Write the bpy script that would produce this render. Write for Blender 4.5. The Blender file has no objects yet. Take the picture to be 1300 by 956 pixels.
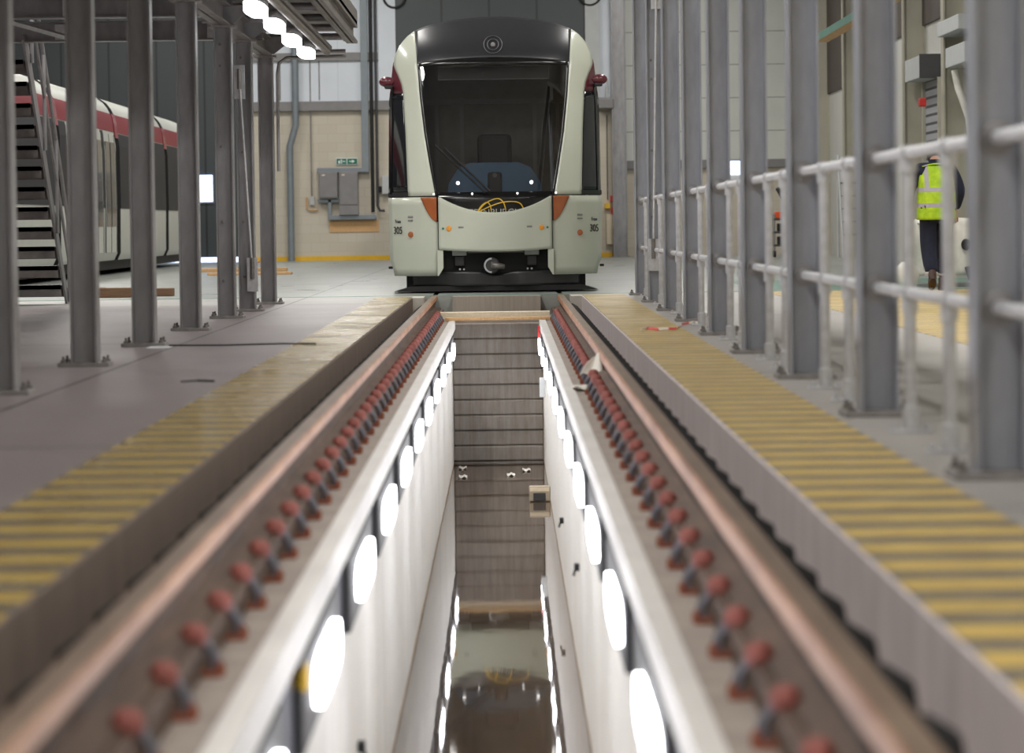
import bpy, bmesh, math, random
from mathutils import Vector, Matrix
random.seed(7)
S = bpy.context.scene
COL = S.collection
PI = math.pi

# ------------------------------------------------------------------ helpers
def lin(r, g, b):
    f = lambda c: (c/255/12.92) if c/255 <= .04045 else ((c/255+.055)/1.055)**2.4
    return (f(r), f(g), f(b), 1)

class NT:
    def __init__(s, name):
        s.m = bpy.data.materials.new(name); s.m.use_nodes = True
        s.t = s.m.node_tree; s.n = s.t.nodes; s.l = s.t.links
        s.b = s.n['Principled BSDF']; s.out = s.n['Material Output']
    def new(s, typ, **kw):
        n = s.n.new(typ)
        for k, v in kw.items(): setattr(n, k, v)
        return n
    def link(s, a, b): s.l.new(a, b)
    def coord(s, scale=(1, 1, 1), kind='Object'):
        tc = s.new('ShaderNodeTexCoord'); mp = s.new('ShaderNodeMapping')
        mp.inputs['Scale'].default_value = scale
        s.link(tc.outputs[kind], mp.inputs['Vector']); return mp.outputs['Vector']
    def noise(s, vec, scale, detail=3, rough=.55):
        n = s.new('ShaderNodeTexNoise'); n.inputs['Scale'].default_value = scale
        n.inputs['Detail'].default_value = detail; n.inputs['Roughness'].default_value = rough
        s.link(vec, n.inputs['Vector']); return n.outputs['Fac']
    def ramp(s, fac, stops):
        r = s.new('ShaderNodeValToRGB'); e = r.color_ramp.elements
        while len(e) < len(stops): e.new(.5)
        for i, (p, c) in enumerate(stops): e[i].position = p; e[i].color = c
        s.link(fac, r.inputs['Fac']); return r.outputs['Color']
    def math(s, op, a, b=None, c=None):
        n = s.new('ShaderNodeMath', operation=op)
        for i, v in enumerate((a, b, c)):
            if v is None: continue
            if isinstance(v, (int, float)): n.inputs[i].default_value = v
            else: s.link(v, n.inputs[i])
        return n.outputs[0]
    def mix(s, fac, a, b, mode='MIX'):
        n = s.new('ShaderNodeMix', data_type='RGBA', blend_type=mode)
        for sock, v in ((n.inputs[0], fac), (n.inputs[6], a), (n.inputs[7], b)):
            if isinstance(v, (int, float)): sock.default_value = v
            elif isinstance(v, tuple): sock.default_value = v
            else: s.link(v, sock)
        return n.outputs[2]
    def bump(s, h, strength=.3, dist=.01):
        n = s.new('ShaderNodeBump'); n.inputs['Strength'].default_value = strength
        n.inputs['Distance'].default_value = dist
        s.link(h, n.inputs['Height']); s.link(n.outputs['Normal'], s.b.inputs['Normal'])
    def set(s, **kw):
        for k, v in kw.items():
            i = s.b.inputs[k]
            if isinstance(v, (int, float, tuple)): i.default_value = v
            else: s.link(v, i)

def simple(name, rgb, rough=.5, metal=0, var=.12, scale=6, stretch=(1, 1, 1), bump=0, spec=.5):
    t = NT(name); c = lin(*rgb)
    v = t.coord(stretch); n = t.noise(v, scale, 4)
    lo = tuple(x*(1-var) for x in c[:3])+(1,); hi = tuple(min(1, x*(1+var)) for x in c[:3])+(1,)
    col = t.ramp(n, [(.3, lo), (.7, hi)])
    t.set(**{'Base Color': col, 'Roughness': rough, 'Metallic': metal, 'Specular IOR Level': spec})
    if bump: t.bump(n, bump, .01)
    return t.m

def emis(name, rgb, strength):
    t = NT(name); t.set(**{'Base Color': lin(*rgb), 'Emission Color': lin(*rgb), 'Emission Strength': strength, 'Roughness': .3})
    return t.m

M = {}
M['galv'] = simple('galvanised_steel', (150, 149, 151), .42, .55, .16, 9, (1, 1, .35), .05)
M['galv_blue'] = simple('galvanised_steel_cool', (158, 161, 170), .42, .5, .14, 9, (1, 1, .35), .05)
M['galv_dark'] = simple('weathered_galvanised', (120, 115, 112), .5, .4, .2, 7)
M['tube'] = simple('galvanised_tube', (196, 197, 200), .45, .3, .12, 18)
M['bolt'] = simple('bolt_steel', (128, 125, 122), .45, .6, .2, 30)
M['plate'] = simple('base_plate_steel', (150, 146, 143), .55, .4, .2, 12)
M['black'] = simple('black_rubber', (22, 22, 23), .6, 0, .2, 10)
M['gloss_black'] = simple('gloss_black_paint', (16, 16, 17), .14, 0, .1, 4)
M['cap_black'] = simple('satin_charcoal_paint', (40, 40, 43), .3, 0, .1, 3)
M['white'] = simple('tram_white_paint', (192, 196, 182), .17, 0, .03, 2)
M['skirt'] = simple('dark_grey_skirt', (52, 52, 54), .35, 0, .15, 3)
M['red'] = simple('tram_red_paint', (150, 30, 42), .22, 0, .06, 2)
M['maroon'] = simple('maroon_paint', (92, 38, 48), .25, 0, .1, 4)
M['amber'] = simple('amber_lens', (160, 90, 52), .18, 0, .12, 8)
M['amber_bright'] = simple('bright_amber_lens', (232, 152, 44), .25, 0, .06, 8)
M['blue_dash'] = simple('blue_grey_console', (104, 146, 186), .5, 0, .08, 3)
M['grey_dark'] = simple('dark_grey_plastic', (60, 60, 62), .5, 0, .1, 8)
M['grey_mid'] = simple('mid_grey_paint', (128, 126, 126), .5, 0, .07, 5)
M['grey_light'] = simple('light_grey_paint', (182, 184, 184), .5, 0, .05, 5)
M['trunking'] = simple('grey_trunking', (128, 136, 142), .45, .2, .06, 5)
M['text_dark'] = simple('dark_lettering', (45, 42, 44), .5, 0, .05, 5)
M['text_light'] = simple('pale_lettering', (170, 170, 160), .4, 0, .05, 5)
M['green_sign'] = simple('green_sign_paint', (16, 110, 82), .5, 0, .08, 20)
M['sign_white'] = simple('white_sign_paint', (226, 230, 232), .5, 0, .03, 20)
M['orange'] = simple('orange_plastic', (226, 84, 34), .45, 0, .08, 8)
M['yellow'] = simple('yellow_floor_paint', (226, 178, 30), .5, 0, .1, 3)
M['yellow_small'] = simple('yellow_plastic', (222, 180, 50), .4, 0, .1, 8)
M['teal'] = simple('teal_floor_paint', (84, 128, 114), .35, 0, .12, 3)
M['timber'] = simple('pale_timber', (228, 214, 188), .75, 0, .08, 5, (8, 1, 8), .2)
M['timber_o'] = simple('orange_timber', (204, 164, 116), .75, 0, .15, 5, (8, 1, 8), .2)
M['timber_d'] = simple('brown_timber', (112, 84, 62), .75, 0, .2, 6, (1, 8, 8), .2)
M['clip_grey'] = simple('grey_clip_steel', (112, 112, 120), .5, .3, .25, 40)
M['clip_red'] = simple('red_oxide_cap', (146, 84, 76), .62, 0, .25, 30, bump=.2)
M['clip_rust'] = simple('rusty_washer', (146, 78, 50), .8, 0, .3, 30, bump=.2)
M['cloth_white'] = simple('white_cloth', (226, 222, 212), .85, 0, .06, 8, bump=.2)
M['plastic_white'] = simple('dirty_white_plastic', (226, 223, 214), .45, 0, .14, 5, bump=.1)
M['red_plain'] = simple('red_plastic', (190, 44, 40), .45, 0, .08, 8)
M['skin'] = simple('skin', (196, 150, 126), .55, 0, .06, 12)
M['navy'] = simple('navy_cloth', (30, 34, 54), .9, 0, .2, 14, bump=.25)
M['hair'] = simple('dark_hair', (44, 36, 30), .7, 0, .3, 40, bump=.3)
M['boot'] = simple('brown_boot_leather', (66, 46, 38), .6, 0, .2, 14, bump=.2)
M['reflective'] = simple('silver_reflective_tape', (178, 178, 182), .4, .1, .05, 14)
M['cream_steel'] = simple('cream_steelwork', (172, 168, 152), .5, 0, .06, 3)
M['brown_panel'] = simple('dark_brown_panel', (70, 60, 54), .6, 0, .1, 2)
M['lamp'] = emis('lamp_diffuser', (250, 250, 255), 6)
M['lamp_pit'] = emis('pit_lamp_diffuser', (246, 247, 255), 14)
M['daylight'] = emis('daylight_pane', (205, 222, 255), 2.6)

# concrete floor with slab joints
def floor_mat(name, c1, c2, rough, joint=None, split=None, spot=True):
    t = NT(name)
    v = t.coord(kind='Object')
    n1 = t.noise(v, .7, 5, .6); n2 = t.noise(v, 14, 4, .6)
    v2 = t.coord((1, .25, 1)); n3 = t.noise(v2, 1.6, 3)
    a = t.ramp(t.math('ADD', t.math('MULTIPLY', n1, .55), t.math('MULTIPLY', n3, .45)), [(.35, lin(*c1)), (.65, lin(*c2))])
    col = t.mix(.25, a, t.ramp(n2, [(.3, (.55, .55, .55, 1)), (.7, (1, 1, 1, 1))]), 'MULTIPLY')
    sep = t.new('ShaderNodeSeparateXYZ'); t.link(v, sep.inputs[0])
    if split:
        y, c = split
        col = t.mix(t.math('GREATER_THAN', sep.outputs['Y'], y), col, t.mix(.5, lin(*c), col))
    if joint:
        masks = []
        for ax, off in joint:
            d = t.math('ABSOLUTE', t.math('SUBTRACT', sep.outputs[ax], off))
            masks.append(t.math('LESS_THAN', d, .012 if ax == 'X' else .02))
        m = masks[0]
        for k in masks[1:]: m = t.math('MAXIMUM', m, k)
        col = t.mix(m, col, lin(70, 64, 60))
    rr = t.math('ADD', t.math('MULTIPLY', n1, .28), rough-.14)
    t.set(**{'Base Color': col, 'Roughness': rr})
    t.bump(n2, .06, .004)
    return t.m
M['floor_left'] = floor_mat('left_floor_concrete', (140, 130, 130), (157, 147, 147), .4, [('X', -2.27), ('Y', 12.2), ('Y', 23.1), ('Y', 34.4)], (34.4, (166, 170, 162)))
M['floor_right'] = floor_mat('right_floor_concrete', (160, 156, 152), (178, 174, 169), .4, [('Y', 17.5), ('Y', 28.2)], None)
M['floor_far'] = floor_mat('far_floor_concrete', (142, 146, 141), (158, 162, 157), .32, [('X', -2.27), ('Y', 46), ('Y', 57), ('Y', 67)], None)
M['track_slab'] = simple('track_slab_concrete', (158, 146, 136), .7, 0, .16, 5, bump=.15)
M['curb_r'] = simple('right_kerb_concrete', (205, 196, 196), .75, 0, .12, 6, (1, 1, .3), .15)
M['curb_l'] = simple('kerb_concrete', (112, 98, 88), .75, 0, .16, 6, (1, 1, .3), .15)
M['block_face'] = simple('end_block_concrete', (150, 142, 132), .75, 0, .1, 6, (6, 1, .5), .15)

def hatch_mat(name, base_rough, k):
    t = NT(name); v = t.coord()
    sep = t.new('ShaderNodeSeparateXYZ'); t.link(v, sep.inputs[0])
    ph = t.math('FRACT', t.math('DIVIDE', sep.outputs['Y'], .41))
    d = t.math('ABSOLUTE', t.math('SUBTRACT', ph, .5))
    mask = t.math('LESS_THAN', d, .27)
    n = t.noise(v, 6, 5, .65); n2 = t.noise(v, 1.3, 3)
    ye = t.ramp(n, [(.25, lin(196, 162, 76)), (.7, lin(234, 202, 106))])
    gr = t.ramp(n, [(.3, lin(104, 96, 84)), (.7, lin(138, 128, 110))])
    wear = t.math('MULTIPLY', t.ramp(n2, [(.42, (0, 0, 0, 1)), (.75, (1, 1, 1, 1))]), .45)
    col = t.mix(mask, gr, t.mix(wear, ye, gr))
    t.set(**{'Base Color': col, 'Roughness': t.math('ADD', t.math('MULTIPLY', n2, k), base_rough)})
    t.bump(n, .05, .003)
    return t.m
M['hatch'] = hatch_mat('yellow_hatched_paint_wet', -.02, .5)
M['hatch_r'] = hatch_mat('yellow_hatched_paint', .16, .5)

def rail_mat(name, rgb1, rgb2, rough, metal):
    t = NT(name); v = t.coord((1, .15, 1)); n = t.noise(v, 12, 5, .65)
    t.set(**{'Base Color': t.ramp(n, [(.3, lin(*rgb1)), (.72, lin(*rgb2))]), 'Roughness': rough, 'Metallic': metal})
    t.bump(n, .12, .004); return t.m
M['rail_side'] = rail_mat('rusty_rail_side', (152, 104, 76), (196, 150, 116), .5, .15)
M['rail_top'] = rail_mat('rail_head_top', (116, 96, 80), (148, 126, 106), .4, .35)
M['rail_web'] = rail_mat('rusty_rail_web', (72, 56, 46), (104, 82, 66), .75, .05)

def pit_white():
    t = NT('white_pit_wall_paint')
    v = t.coord((1, 5, .12)); n = t.noise(v, 2.6, 4, .6)
    v2 = t.coord((1, 1, .5)); n2 = t.noise(v2, 1.2, 3)
    c = t.ramp(n, [(.3, lin(222, 217, 206)), (.55, lin(238, 236, 231)), (.75, lin(246, 245, 243))])
    sep = t.new('ShaderNodeSeparateXYZ'); t.link(t.coord(), sep.inputs[0])
    ph = t.math('FRACT', t.math('DIVIDE', sep.outputs['Y'], 2.5))
    seam = t.math('LESS_THAN', ph, .006)
    c = t.mix(seam, c, lin(150, 142, 130))
    tide = t.math('LESS_THAN', t.math('ADD', sep.outputs['Z'], t.math('MULTIPLY', n2, .05)), -1.785)
    c = t.mix(tide, c, lin(172, 148, 118))
    t.set(**{'Base Color': c, 'Roughness': .55}); return t.m
M['pit_white'] = pit_white()
M['coping'] = simple('white_coping_paint', (226, 224, 220), .5, 0, .08, 4, (1, .4, 1), .08)
M['pit_dark'] = simple('dark_cable_channel', (74, 76, 86), .6, 0, .1, 6)

def water():
    t = NT('pit_water'); v = t.coord((1, .35, 1)); n = t.noise(v, 2.2, 3)
    t.set(**{'Base Color': lin(92, 78, 64), 'Roughness': .03, 'IOR': 1.8, 'Specular IOR Level': .9})
    t.bump(n, .05, .02); return t.m
M['water'] = water()

def course_mat():
    t = NT('stacked_concrete_courses'); v = t.coord((2.5, 1, .8)); n = t.noise(v, 5, 5, .65)
    v2 = t.coord((9, 1, .35)); n2 = t.noise(v2, 3, 3)
    c = t.mix(.5, t.ramp(n, [(.3, lin(120, 112, 104)), (.7, lin(166, 158, 150))]), t.ramp(n2, [(.35, lin(132, 122, 112)), (.65, lin(158, 152, 146))]))
    t.set(**{'Base Color': c, 'Roughness': .55}); t.bump(n, .25, .01); return t.m
M['course'] = course_mat()

def brickwall(name, c1, c2, mortar):
    t = NT(name); tc = t.new('ShaderNodeTexCoord'); mp = t.new('ShaderNodeMapping')
    mp.inputs['Rotation'].default_value = (PI/2, 0, 0)
    t.link(tc.outputs['Object'], mp.inputs['Vector'])
    b = t.new('ShaderNodeTexBrick'); b.inputs['Scale'].default_value = 1
    b.inputs['Brick Width'].default_value = .45; b.inputs['Row Height'].default_value = .225
    b.inputs['Mortar Size'].default_value = .008
    b.inputs['Color1'].default_value = lin(*c1); b.inputs['Color2'].default_value = lin(*c2); b.inputs['Mortar'].default_value = lin(*mortar)
    t.link(mp.outputs[0], b.inputs['Vector'])
    t.set(**{'Base Color': b.outputs['Color'], 'Roughness': .6}); return t.m
M['block'] = brickwall('cream_blockwork', (198, 190, 174), (194, 185, 168), (188, 179, 163))

def panel_lines(name, rgb, line, period, off=0, axis='Z', w=.02, rough=.45):
    t = NT(name); sep = t.new('ShaderNodeSeparateXYZ'); t.link(t.coord(), sep.inputs[0])
    ph = t.math('FRACT', t.math('DIVIDE', t.math('ADD', sep.outputs[axis], off), period))
    n = t.noise(t.coord(), 1.5, 3)
    c = lin(*rgb)
    base = t.ramp(n, [(.3, tuple(x*.93 for x in c[:3])+(1,)), (.7, c)])
    t.set(**{'Base Color': t.mix(t.math('LESS_THAN', ph, w/period), base, lin(*line)), 'Roughness': rough}); return t.m
M['white_panels'] = panel_lines('white_sectional_door', (206, 208, 202), (124, 124, 118), .82, .2)
M['white_clad'] = panel_lines('white_wall_cladding', (214, 220, 228), (186, 192, 200), 1.0, 0, 'X', .012)
M['dark_clad'] = panel_lines('dark_door_cladding', (66, 72, 74), (40, 42, 44), 1.18, .25, 'X', .05)
M['side_wall'] = panel_lines('off_white_side_wall', (196, 196, 190), (168, 168, 156), 2.2, 0, 'Y', .02)
M['dark_side'] = panel_lines('dark_side_cladding', (74, 78, 80), (50, 52, 54), 1.2, 0, 'Y', .03)
M['shutter'] = panel_lines('roller_shutter_slats', (158, 160, 164), (66, 66, 70), .16, 0, 'Z', .05)
M['ceil'] = simple('ceiling_cladding', (150, 152, 154), .7, 0, .06, 2)

def glass_mat(name, tint, refl=.9, ior=1.5):
    t = NT(name)
    tr = t.new('ShaderNodeBsdfTransparent'); tr.inputs[0].default_value = tint
    gl = t.new('ShaderNodeBsdfGlossy'); gl.inputs['Roughness'].default_value = .03
    gl.inputs[0].default_value = (refl, refl, refl, 1)
    fr = t.new('ShaderNodeFresnel'); fr.inputs[0].default_value = ior
    mx = t.new('ShaderNodeMixShader'); t.link(fr.outputs[0], mx.inputs[0]); t.link(tr.outputs[0], mx.inputs[1]); t.link(gl.outputs[0], mx.inputs[2])
    t.link(mx.outputs[0], t.out.inputs[0]); return t.m
M['windscreen'] = glass_mat('tinted_windscreen', (.78, .78, .77, 1), .9, 2.1)
M['side_glass'] = simple('dark_side_glass', (28, 29, 33), .06, 0, .1, 2)
M['side_glass_dull'] = simple('dusty_side_glass', (40, 41, 46), .45, 0, .1, 2, spec=.25)
M['white_side'] = simple('tram_side_white_paint', (196, 198, 190), .4, 0, .04, 2, spec=.3)
M['red_side'] = simple('tram_side_red_paint', (140, 40, 50), .4, 0, .06, 2, spec=.3)
M['bellows'] = simple('bellows_rubber', (20, 20, 21), .9, 0, .1, 6, spec=.1)

def stripes(name, a, b, period, axis='X'):
    t = NT(name); sep = t.new('ShaderNodeSeparateXYZ'); t.link(t.coord(), sep.inputs[0])
    ph = t.math('FRACT', t.math('DIVIDE', sep.outputs[axis], period))
    t.set(**{'Base Color': t.mix(t.math('LESS_THAN', ph, .5), lin(*a), lin(*b)), 'Roughness': .5}); return t.m
M['tape'] = stripes('red_white_tape', (206, 62, 50), (226, 214, 200), .16)
M['cone'] = stripes('orange_white_cone', (232, 84, 30), (226, 84, 30), 1, 'Z')

def vest_mat():
    t = NT('high_visibility_cloth'); sep = t.new('ShaderNodeSeparateXYZ'); t.link(t.coord(), sep.inputs[0])
    z, x = sep.outputs['Z'], sep.outputs['X']
    def band(s, c, w): return t.math('LESS_THAN', t.math('ABSOLUTE', t.math('SUBTRACT', s, c)), w)
    m = t.math('MAXIMUM', band(z, 1.175, .026), band(z, .995, .026))
    vert = t.math('MULTIPLY', band(t.math('ABSOLUTE', x), .125, .024), t.math('GREATER_THAN', z, 1.175))
    m = t.math('MAXIMUM', m, vert)
    n = t.noise(t.coord(), 9, 4)
    ye = t.ramp(n, [(.3, lin(150, 190, 20)), (.7, lin(196, 228, 48))])
    t.set(**{'Base Color': t.mix(m, ye, lin(176, 172, 178)), 'Roughness': .75}); t.bump(n, .5, .03); return t.m
M['vest'] = vest_mat()

# ---- mesh builder
class MB:
    def __init__(s): s.b = bmesh.new()
    def box(s, x0, x1, y0, y1, z0, z1, bev=0):
        vs = [s.b.verts.new((x, y, z)) for z in (z0, z1) for y in (y0, y1) for x in (x0, x1)]
        fs = [(0, 2, 3, 1), (4, 5, 7, 6), (0, 1, 5, 4), (2, 6, 7, 3), (0, 4, 6, 2), (1, 3, 7, 5)]
        F = [s.b.faces.new([vs[i] for i in f]) for f in fs]
        if bev:
            E = list({e for f in F for e in f.edges})
            bmesh.ops.bevel(s.b, geom=E, offset=bev, segments=2, affect='EDGES', profile=.5)
        return s
    def prism(s, pts, a0, a1, axis='Y', bev=0):
        f3 = {'Y': lambda p, a: (p[0], a, p[1]), 'X': lambda p, a: (a, p[0], p[1]), 'Z': lambda p, a: (p[0], p[1], a)}[axis]
        A = [s.b.verts.new(f3(p, a0)) for p in pts]; B = [s.b.verts.new(f3(p, a1)) for p in pts]
        F = [s.b.faces.new(A), s.b.faces.new(B[::-1])]
        n = len(pts)
        for i in range(n): F.append(s.b.faces.new([A[i], B[i], B[(i+1) % n], A[(i+1) % n]]))
        if bev:
            E = list({e for f in F[:2] for e in f.edges})
            bmesh.ops.bevel(s.b, geom=E, offset=bev, segments=2, affect='EDGES')
        return s
    def tube(s, pts, r, n=12, cap=True, flat=1.0):
        pts = [Vector(p) for p in pts]; rings = []; up = None
        for i, p in enumerate(pts):
            d = ((pts[min(i+1, len(pts)-1)]-pts[max(i-1, 0)])).normalized()
            if up is None:
                up = Vector((0, 0, 1)) if abs(d.z) < .9 else Vector((0, 1, 0))
            u = (up-d*up.dot(d)).normalized(); w = d.cross(u); up = u
            rr = r[i] if isinstance(r, (list, tuple)) else r
            rings.append([s.b.verts.new(p+(u*math.cos(2*PI*k/n)*flat+w*math.sin(2*PI*k/n))*rr) for k in range(n)])
        for a, b in zip(rings, rings[1:]):
            for k in range(n): s.b.faces.new([a[k], a[(k+1) % n], b[(k+1) % n], b[k]])
        if cap: s.b.faces.new(rings[0][::-1]); s.b.faces.new(rings[-1])
        return s
    def lathe(s, prof, c=(0, 0, 0), n=24, axis='Z', sy=1):
        rings = []
        for r, h in prof:
            ring = []
            for k in range(n):
                a = 2*PI*k/n; u, v = r*math.cos(a), r*math.sin(a)*sy
                p = {'Z': (u, v, h), 'Y': (u, h, v), 'X': (h, u, v)}[axis]
                ring.append(s.b.verts.new(Vector(p)+Vector(c)))
            rings.append(ring)
        for a, b in zip(rings, rings[1:]):
            for k in range(n): s.b.faces.new([a[k], a[(k+1) % n], b[(k+1) % n], b[k]])
        s.b.faces.new(rings[0][::-1]); s.b.faces.new(rings[-1])
        return s
    def grid(s, f, nu, nv):
        V = [[s.b.verts.new(f(i/nu, j/nv)) for i in range(nu+1)] for j in range(nv+1)]
        for j in range(nv):
            for i in range(nu): s.b.faces.new([V[j][i], V[j][i+1], V[j+1][i+1], V[j+1][i]])
        return s
    def build(s, name, mat, parent=None, loc=None, smooth=False, solid=0, mats=None, fidx=None, bevel=0):
        bmesh.ops.remove_doubles(s.b, verts=s.b.verts, dist=1e-5)
        bmesh.ops.recalc_face_normals(s.b, faces=s.b.faces)
        me = bpy.data.meshes.new(name)
        if fidx:
            s.b.normal_update()
            for f in s.b.faces: f.material_index = fidx(f)
        s.b.to_mesh(me); s.b.free()
        for m in (mats or [mat]): me.materials.append(m)
        if smooth:
            me.polygons.foreach_set('use_smooth', [True]*len(me.polygons))
        o = bpy.data.objects.new(name, me); COL.objects.link(o)
        if parent: o.parent = parent
        if loc: o.location = loc
        if smooth == 'auto':
            try: me.set_sharp_from_angle(angle=math.radians(35))
            except Exception: pass
        if solid:
            md = o.modifiers.new('thickness', 'SOLIDIFY'); md.thickness = solid; md.offset = 0
        if bevel:
            md = o.modifiers.new('bevel', 'BEVEL'); md.width = bevel; md.segments = 2; md.limit_method = 'ANGLE'
        return o

def tag(o, label, cat, group=None, kind=None):
    o['label'] = label; o['category'] = cat
    if group: o['group'] = group
    if kind: o['kind'] = kind
    return o
def struct(o, label=None):
    o['kind'] = 'structure'
    if label: o['label'] = label
    return o
def empty(name, loc, rz=0):
    o = bpy.data.objects.new(name, None); COL.objects.link(o); o.location = loc; o.rotation_euler = (0, 0, rz)
    o.empty_display_size = .1; return o
def kids(o, _m={}):
    return [c for c in COL.objects if c.parent == o]
def copy_tree(o, parent=None, tree=None):
    if tree is None: tree = snapshot(o)
    c = tree[0].copy(); COL.objects.link(c)
    if parent: c.parent = parent
    for ch in tree[1]: copy_tree(None, c, ch)
    return c
def snapshot(o): return (o, [snapshot(c) for c in kids(o)])
ORD = ['nearest', 'second', 'third', 'fourth', 'fifth', 'sixth', 'seventh', 'eighth', 'ninth', 'tenth', 'eleventh', 'twelfth', 'thirteenth', 'fourteenth']

# ------------------------------------------------------------------ setting
BY = 78.4          # back wall
XL, XR = -13.0, 8.0
YN = -14.0
EY = 35.4          # pit end
TY = 37.6          # trench end
GZ = -.24          # track slab level
WZ = -1.84         # water level
struct(MB().box(XL, -1.0, YN, TY, -.5, 0).build('floor_left', M['floor_left']))
struct(MB().box(1.0, XR, YN, TY, -.5, 0).build('floor_right', M['floor_right']))
struct(MB().box(XL, XR, TY, BY+.3, -.5, 0).build('floor_far', M['floor_far']))
struct(MB().box(-1.0, -.53, YN, TY, -2.4, GZ).build('floor_track_left', M['track_slab']))
struct(MB().box(.53, 1.0, YN, TY, -2.4, GZ).build('floor_track_right', M['track_slab']))
struct(MB().box(-.53, .53, EY+.25, TY, -2.4, GZ).build('floor_track_end', M['track_slab']))
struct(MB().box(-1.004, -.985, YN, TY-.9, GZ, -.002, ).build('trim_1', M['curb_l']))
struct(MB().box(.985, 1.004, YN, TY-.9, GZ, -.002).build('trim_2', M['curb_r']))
struct(MB().box(-.53, -.505, YN, EY, -2.2, GZ-.01).build('wall_pit_left', M['pit_white']))
struct(MB().box(.505, .53, YN, EY, -2.2, GZ-.01).build('wall_pit_right', M['pit_white']))
struct(MB().box(-.53, .53, YN, EY, -2.4, -2.2).build('floor_pit', M['track_slab']))
struct(MB().box(-.505, .505, YN, EY, WZ-.02, WZ).build('floor_water', M['water']))['label'] = 'still shallow water over the pit floor'
# copings (top ledge + lip)
struct(MB().box(-.54, -.472, YN, EY, -.335, GZ+.012, .006).build('trim_3', M['coping']))
struct(MB().box(.468, .54, YN, EY, -.32, GZ+.012, .006).build('trim_4', M['coping']))
struct(MB().box(-.506, -.496, YN, EY, -.62, -.335).build('trim_5', M['pit_dark']))
struct(MB().box(.496, .506, YN, EY, -.62, -.32).build('trim_6', M['pit_dark']))
# stacked courses closing the pit
mb = MB()
for k in range(12):
    z1 = -.27-k*.172
    y0 = EY+random.uniform(-.03, .02)
    mb.b.verts.ensure_lookup_table()
    mb.box(-.505, .505, y0, EY+.25, z1-.168, z1, .018)
struct(mb.build('wall_pit_end', M['course']))
# end block between the rails
struct(MB().box(-.53, .51, TY-.35, TY, GZ, -.004).build('trim_7', M['block_face']))
struct(MB().box(-1.0, -.86, TY-.9, TY, GZ, -.002).build('trim_8', simple('pale_kerb_end', (186, 182, 172), .7)))
struct(MB().box(.86, 1.0, TY-.9, TY, GZ, -.002).build('trim_9', bpy.data.materials['pale_kerb_end']))

# teal line + wall foot line
o = MB().box(-9, 8, TY+.05, TY+.3, 0, .003).build('painted_line', M['teal']); tag(o, 'thin teal line painted across the floor in front of the white tram', 'floor marking')
o = MB().box(3.2, 7.7, 38.3, 44.5, 0, .003).build('painted_floor_patch', M['teal']); tag(o, 'teal painted floor patch beyond the worker at right', 'floor marking')
o = MB().box(-1.42, -1.0, YN, TY-.55, 0, .004).build('hatched_strip', M['hatch']); tag(o, 'worn yellow hatched strip along the left side of the pit', 'floor marking', 'yellow hatched strips')
o = MB().box(1.0, 1.49, YN, TY-.55, 0, .004).build('hatched_strip', M['hatch_r']); tag(o, 'yellow hatched strip between the right rail and the handrail', 'floor marking', 'yellow hatched strips')
o = MB().box(3.16, 5.9, YN, TY-.1, 0, .004).build('hatched_strip', M['hatch_r']); tag(o, 'wide yellow hatched area seen behind the right handrail posts', 'floor marking', 'yellow hatched strips')

# walls
struct(MB().box(XL, XR, BY, BY+.3, 0, 9.2).build('wall_back', M['block']))
struct(MB().box(XL-.3, XL, YN, BY+.3, 0, 9.2).build('wall_left', M['dark_side']))
struct(MB().box(XR, XR+.3, YN, BY+.3, 0, 9.2).build('wall_right', M['side_wall']))
struct(MB().box(XL, XR, YN-.3, YN, -2.4, 9.2).build('wall_near', M['side_wall']))
struct(MB().box(XL-.3, XR+.3, YN-.3, BY+.3, 9.2, 9.4).build('ceiling', M['ceil']))
bk = lambda x0, x1, z0, z1, d, name, mat: struct(MB().box(x0, x1, BY-d, BY, z0, z1).build(name, M[mat]))
bk(-6.35, -2.65, 3.95, 9.2, .06, 'wall_back_upper_left', 'white_clad')
bk(2.45, 3.1, 3.95, 9.2, .06, 'wall_back_upper_right', 'white_clad')
bk(-6.35, -2.3, 3.72, 3.95, .14, 'trim_10', 'grey_mid')
bk(2.3, 3.1, 3.72, 3.95, .14, 'trim_11', 'grey_mid')
bk(-6.35, -2.99, 4.95, 5.15, .14, 'trim_12', 'grey_mid')
bk(-6.35, -1.5, 0, .11, .03, 'baseboard_left', 'yellow')
bk(1.5, 3.1, 0, .11, .03, 'baseboard_right', 'yellow')
bk(-XR-5, -6.35, 0.12, 7.5, .10, 'door_1', 'dark_clad')
bk(-2.55, 2.15, 3.95, 8.6, .10, 'door_2', 'dark_clad')
bk(2.15, 2.5, 3.95, 9.2, .16, 'trim_13', 'grey_light')
bk(-2.98, -2.55, 3.95, 9.2, .14, 'trim_14', 'white_clad')
bk(3.1, 7.7, 2.38, 8.6, .10, 'door_3', 'white_panels')
bk(3.1, 7.7, 2.18, 2.38, .12, 'trim_15', 'grey_mid')
M['olive'] = simple('olive_grey_band', (118, 112, 96), .6)
w = MB().box(-7.6, -7.14, BY-.14, BY-.10, 1.5, 2.16).build('window_1', M['daylight']); struct(w)
MB().box(-7.64, -7.10, BY-.15, BY-.12, 1.46, 1.5).build('window_sill', M['grey_mid'], w)
w = MB().box(5.65, 5.98, BY-.14, BY-.0, 2.0, 2.34).build('window_2', M['daylight']); struct(w)
struct(MB().box(-8.6, -6.4, BY-.12, BY-.03, 0.005, .115).build('window_3', M['daylight']), 'daylight gap under the dark door')
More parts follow.
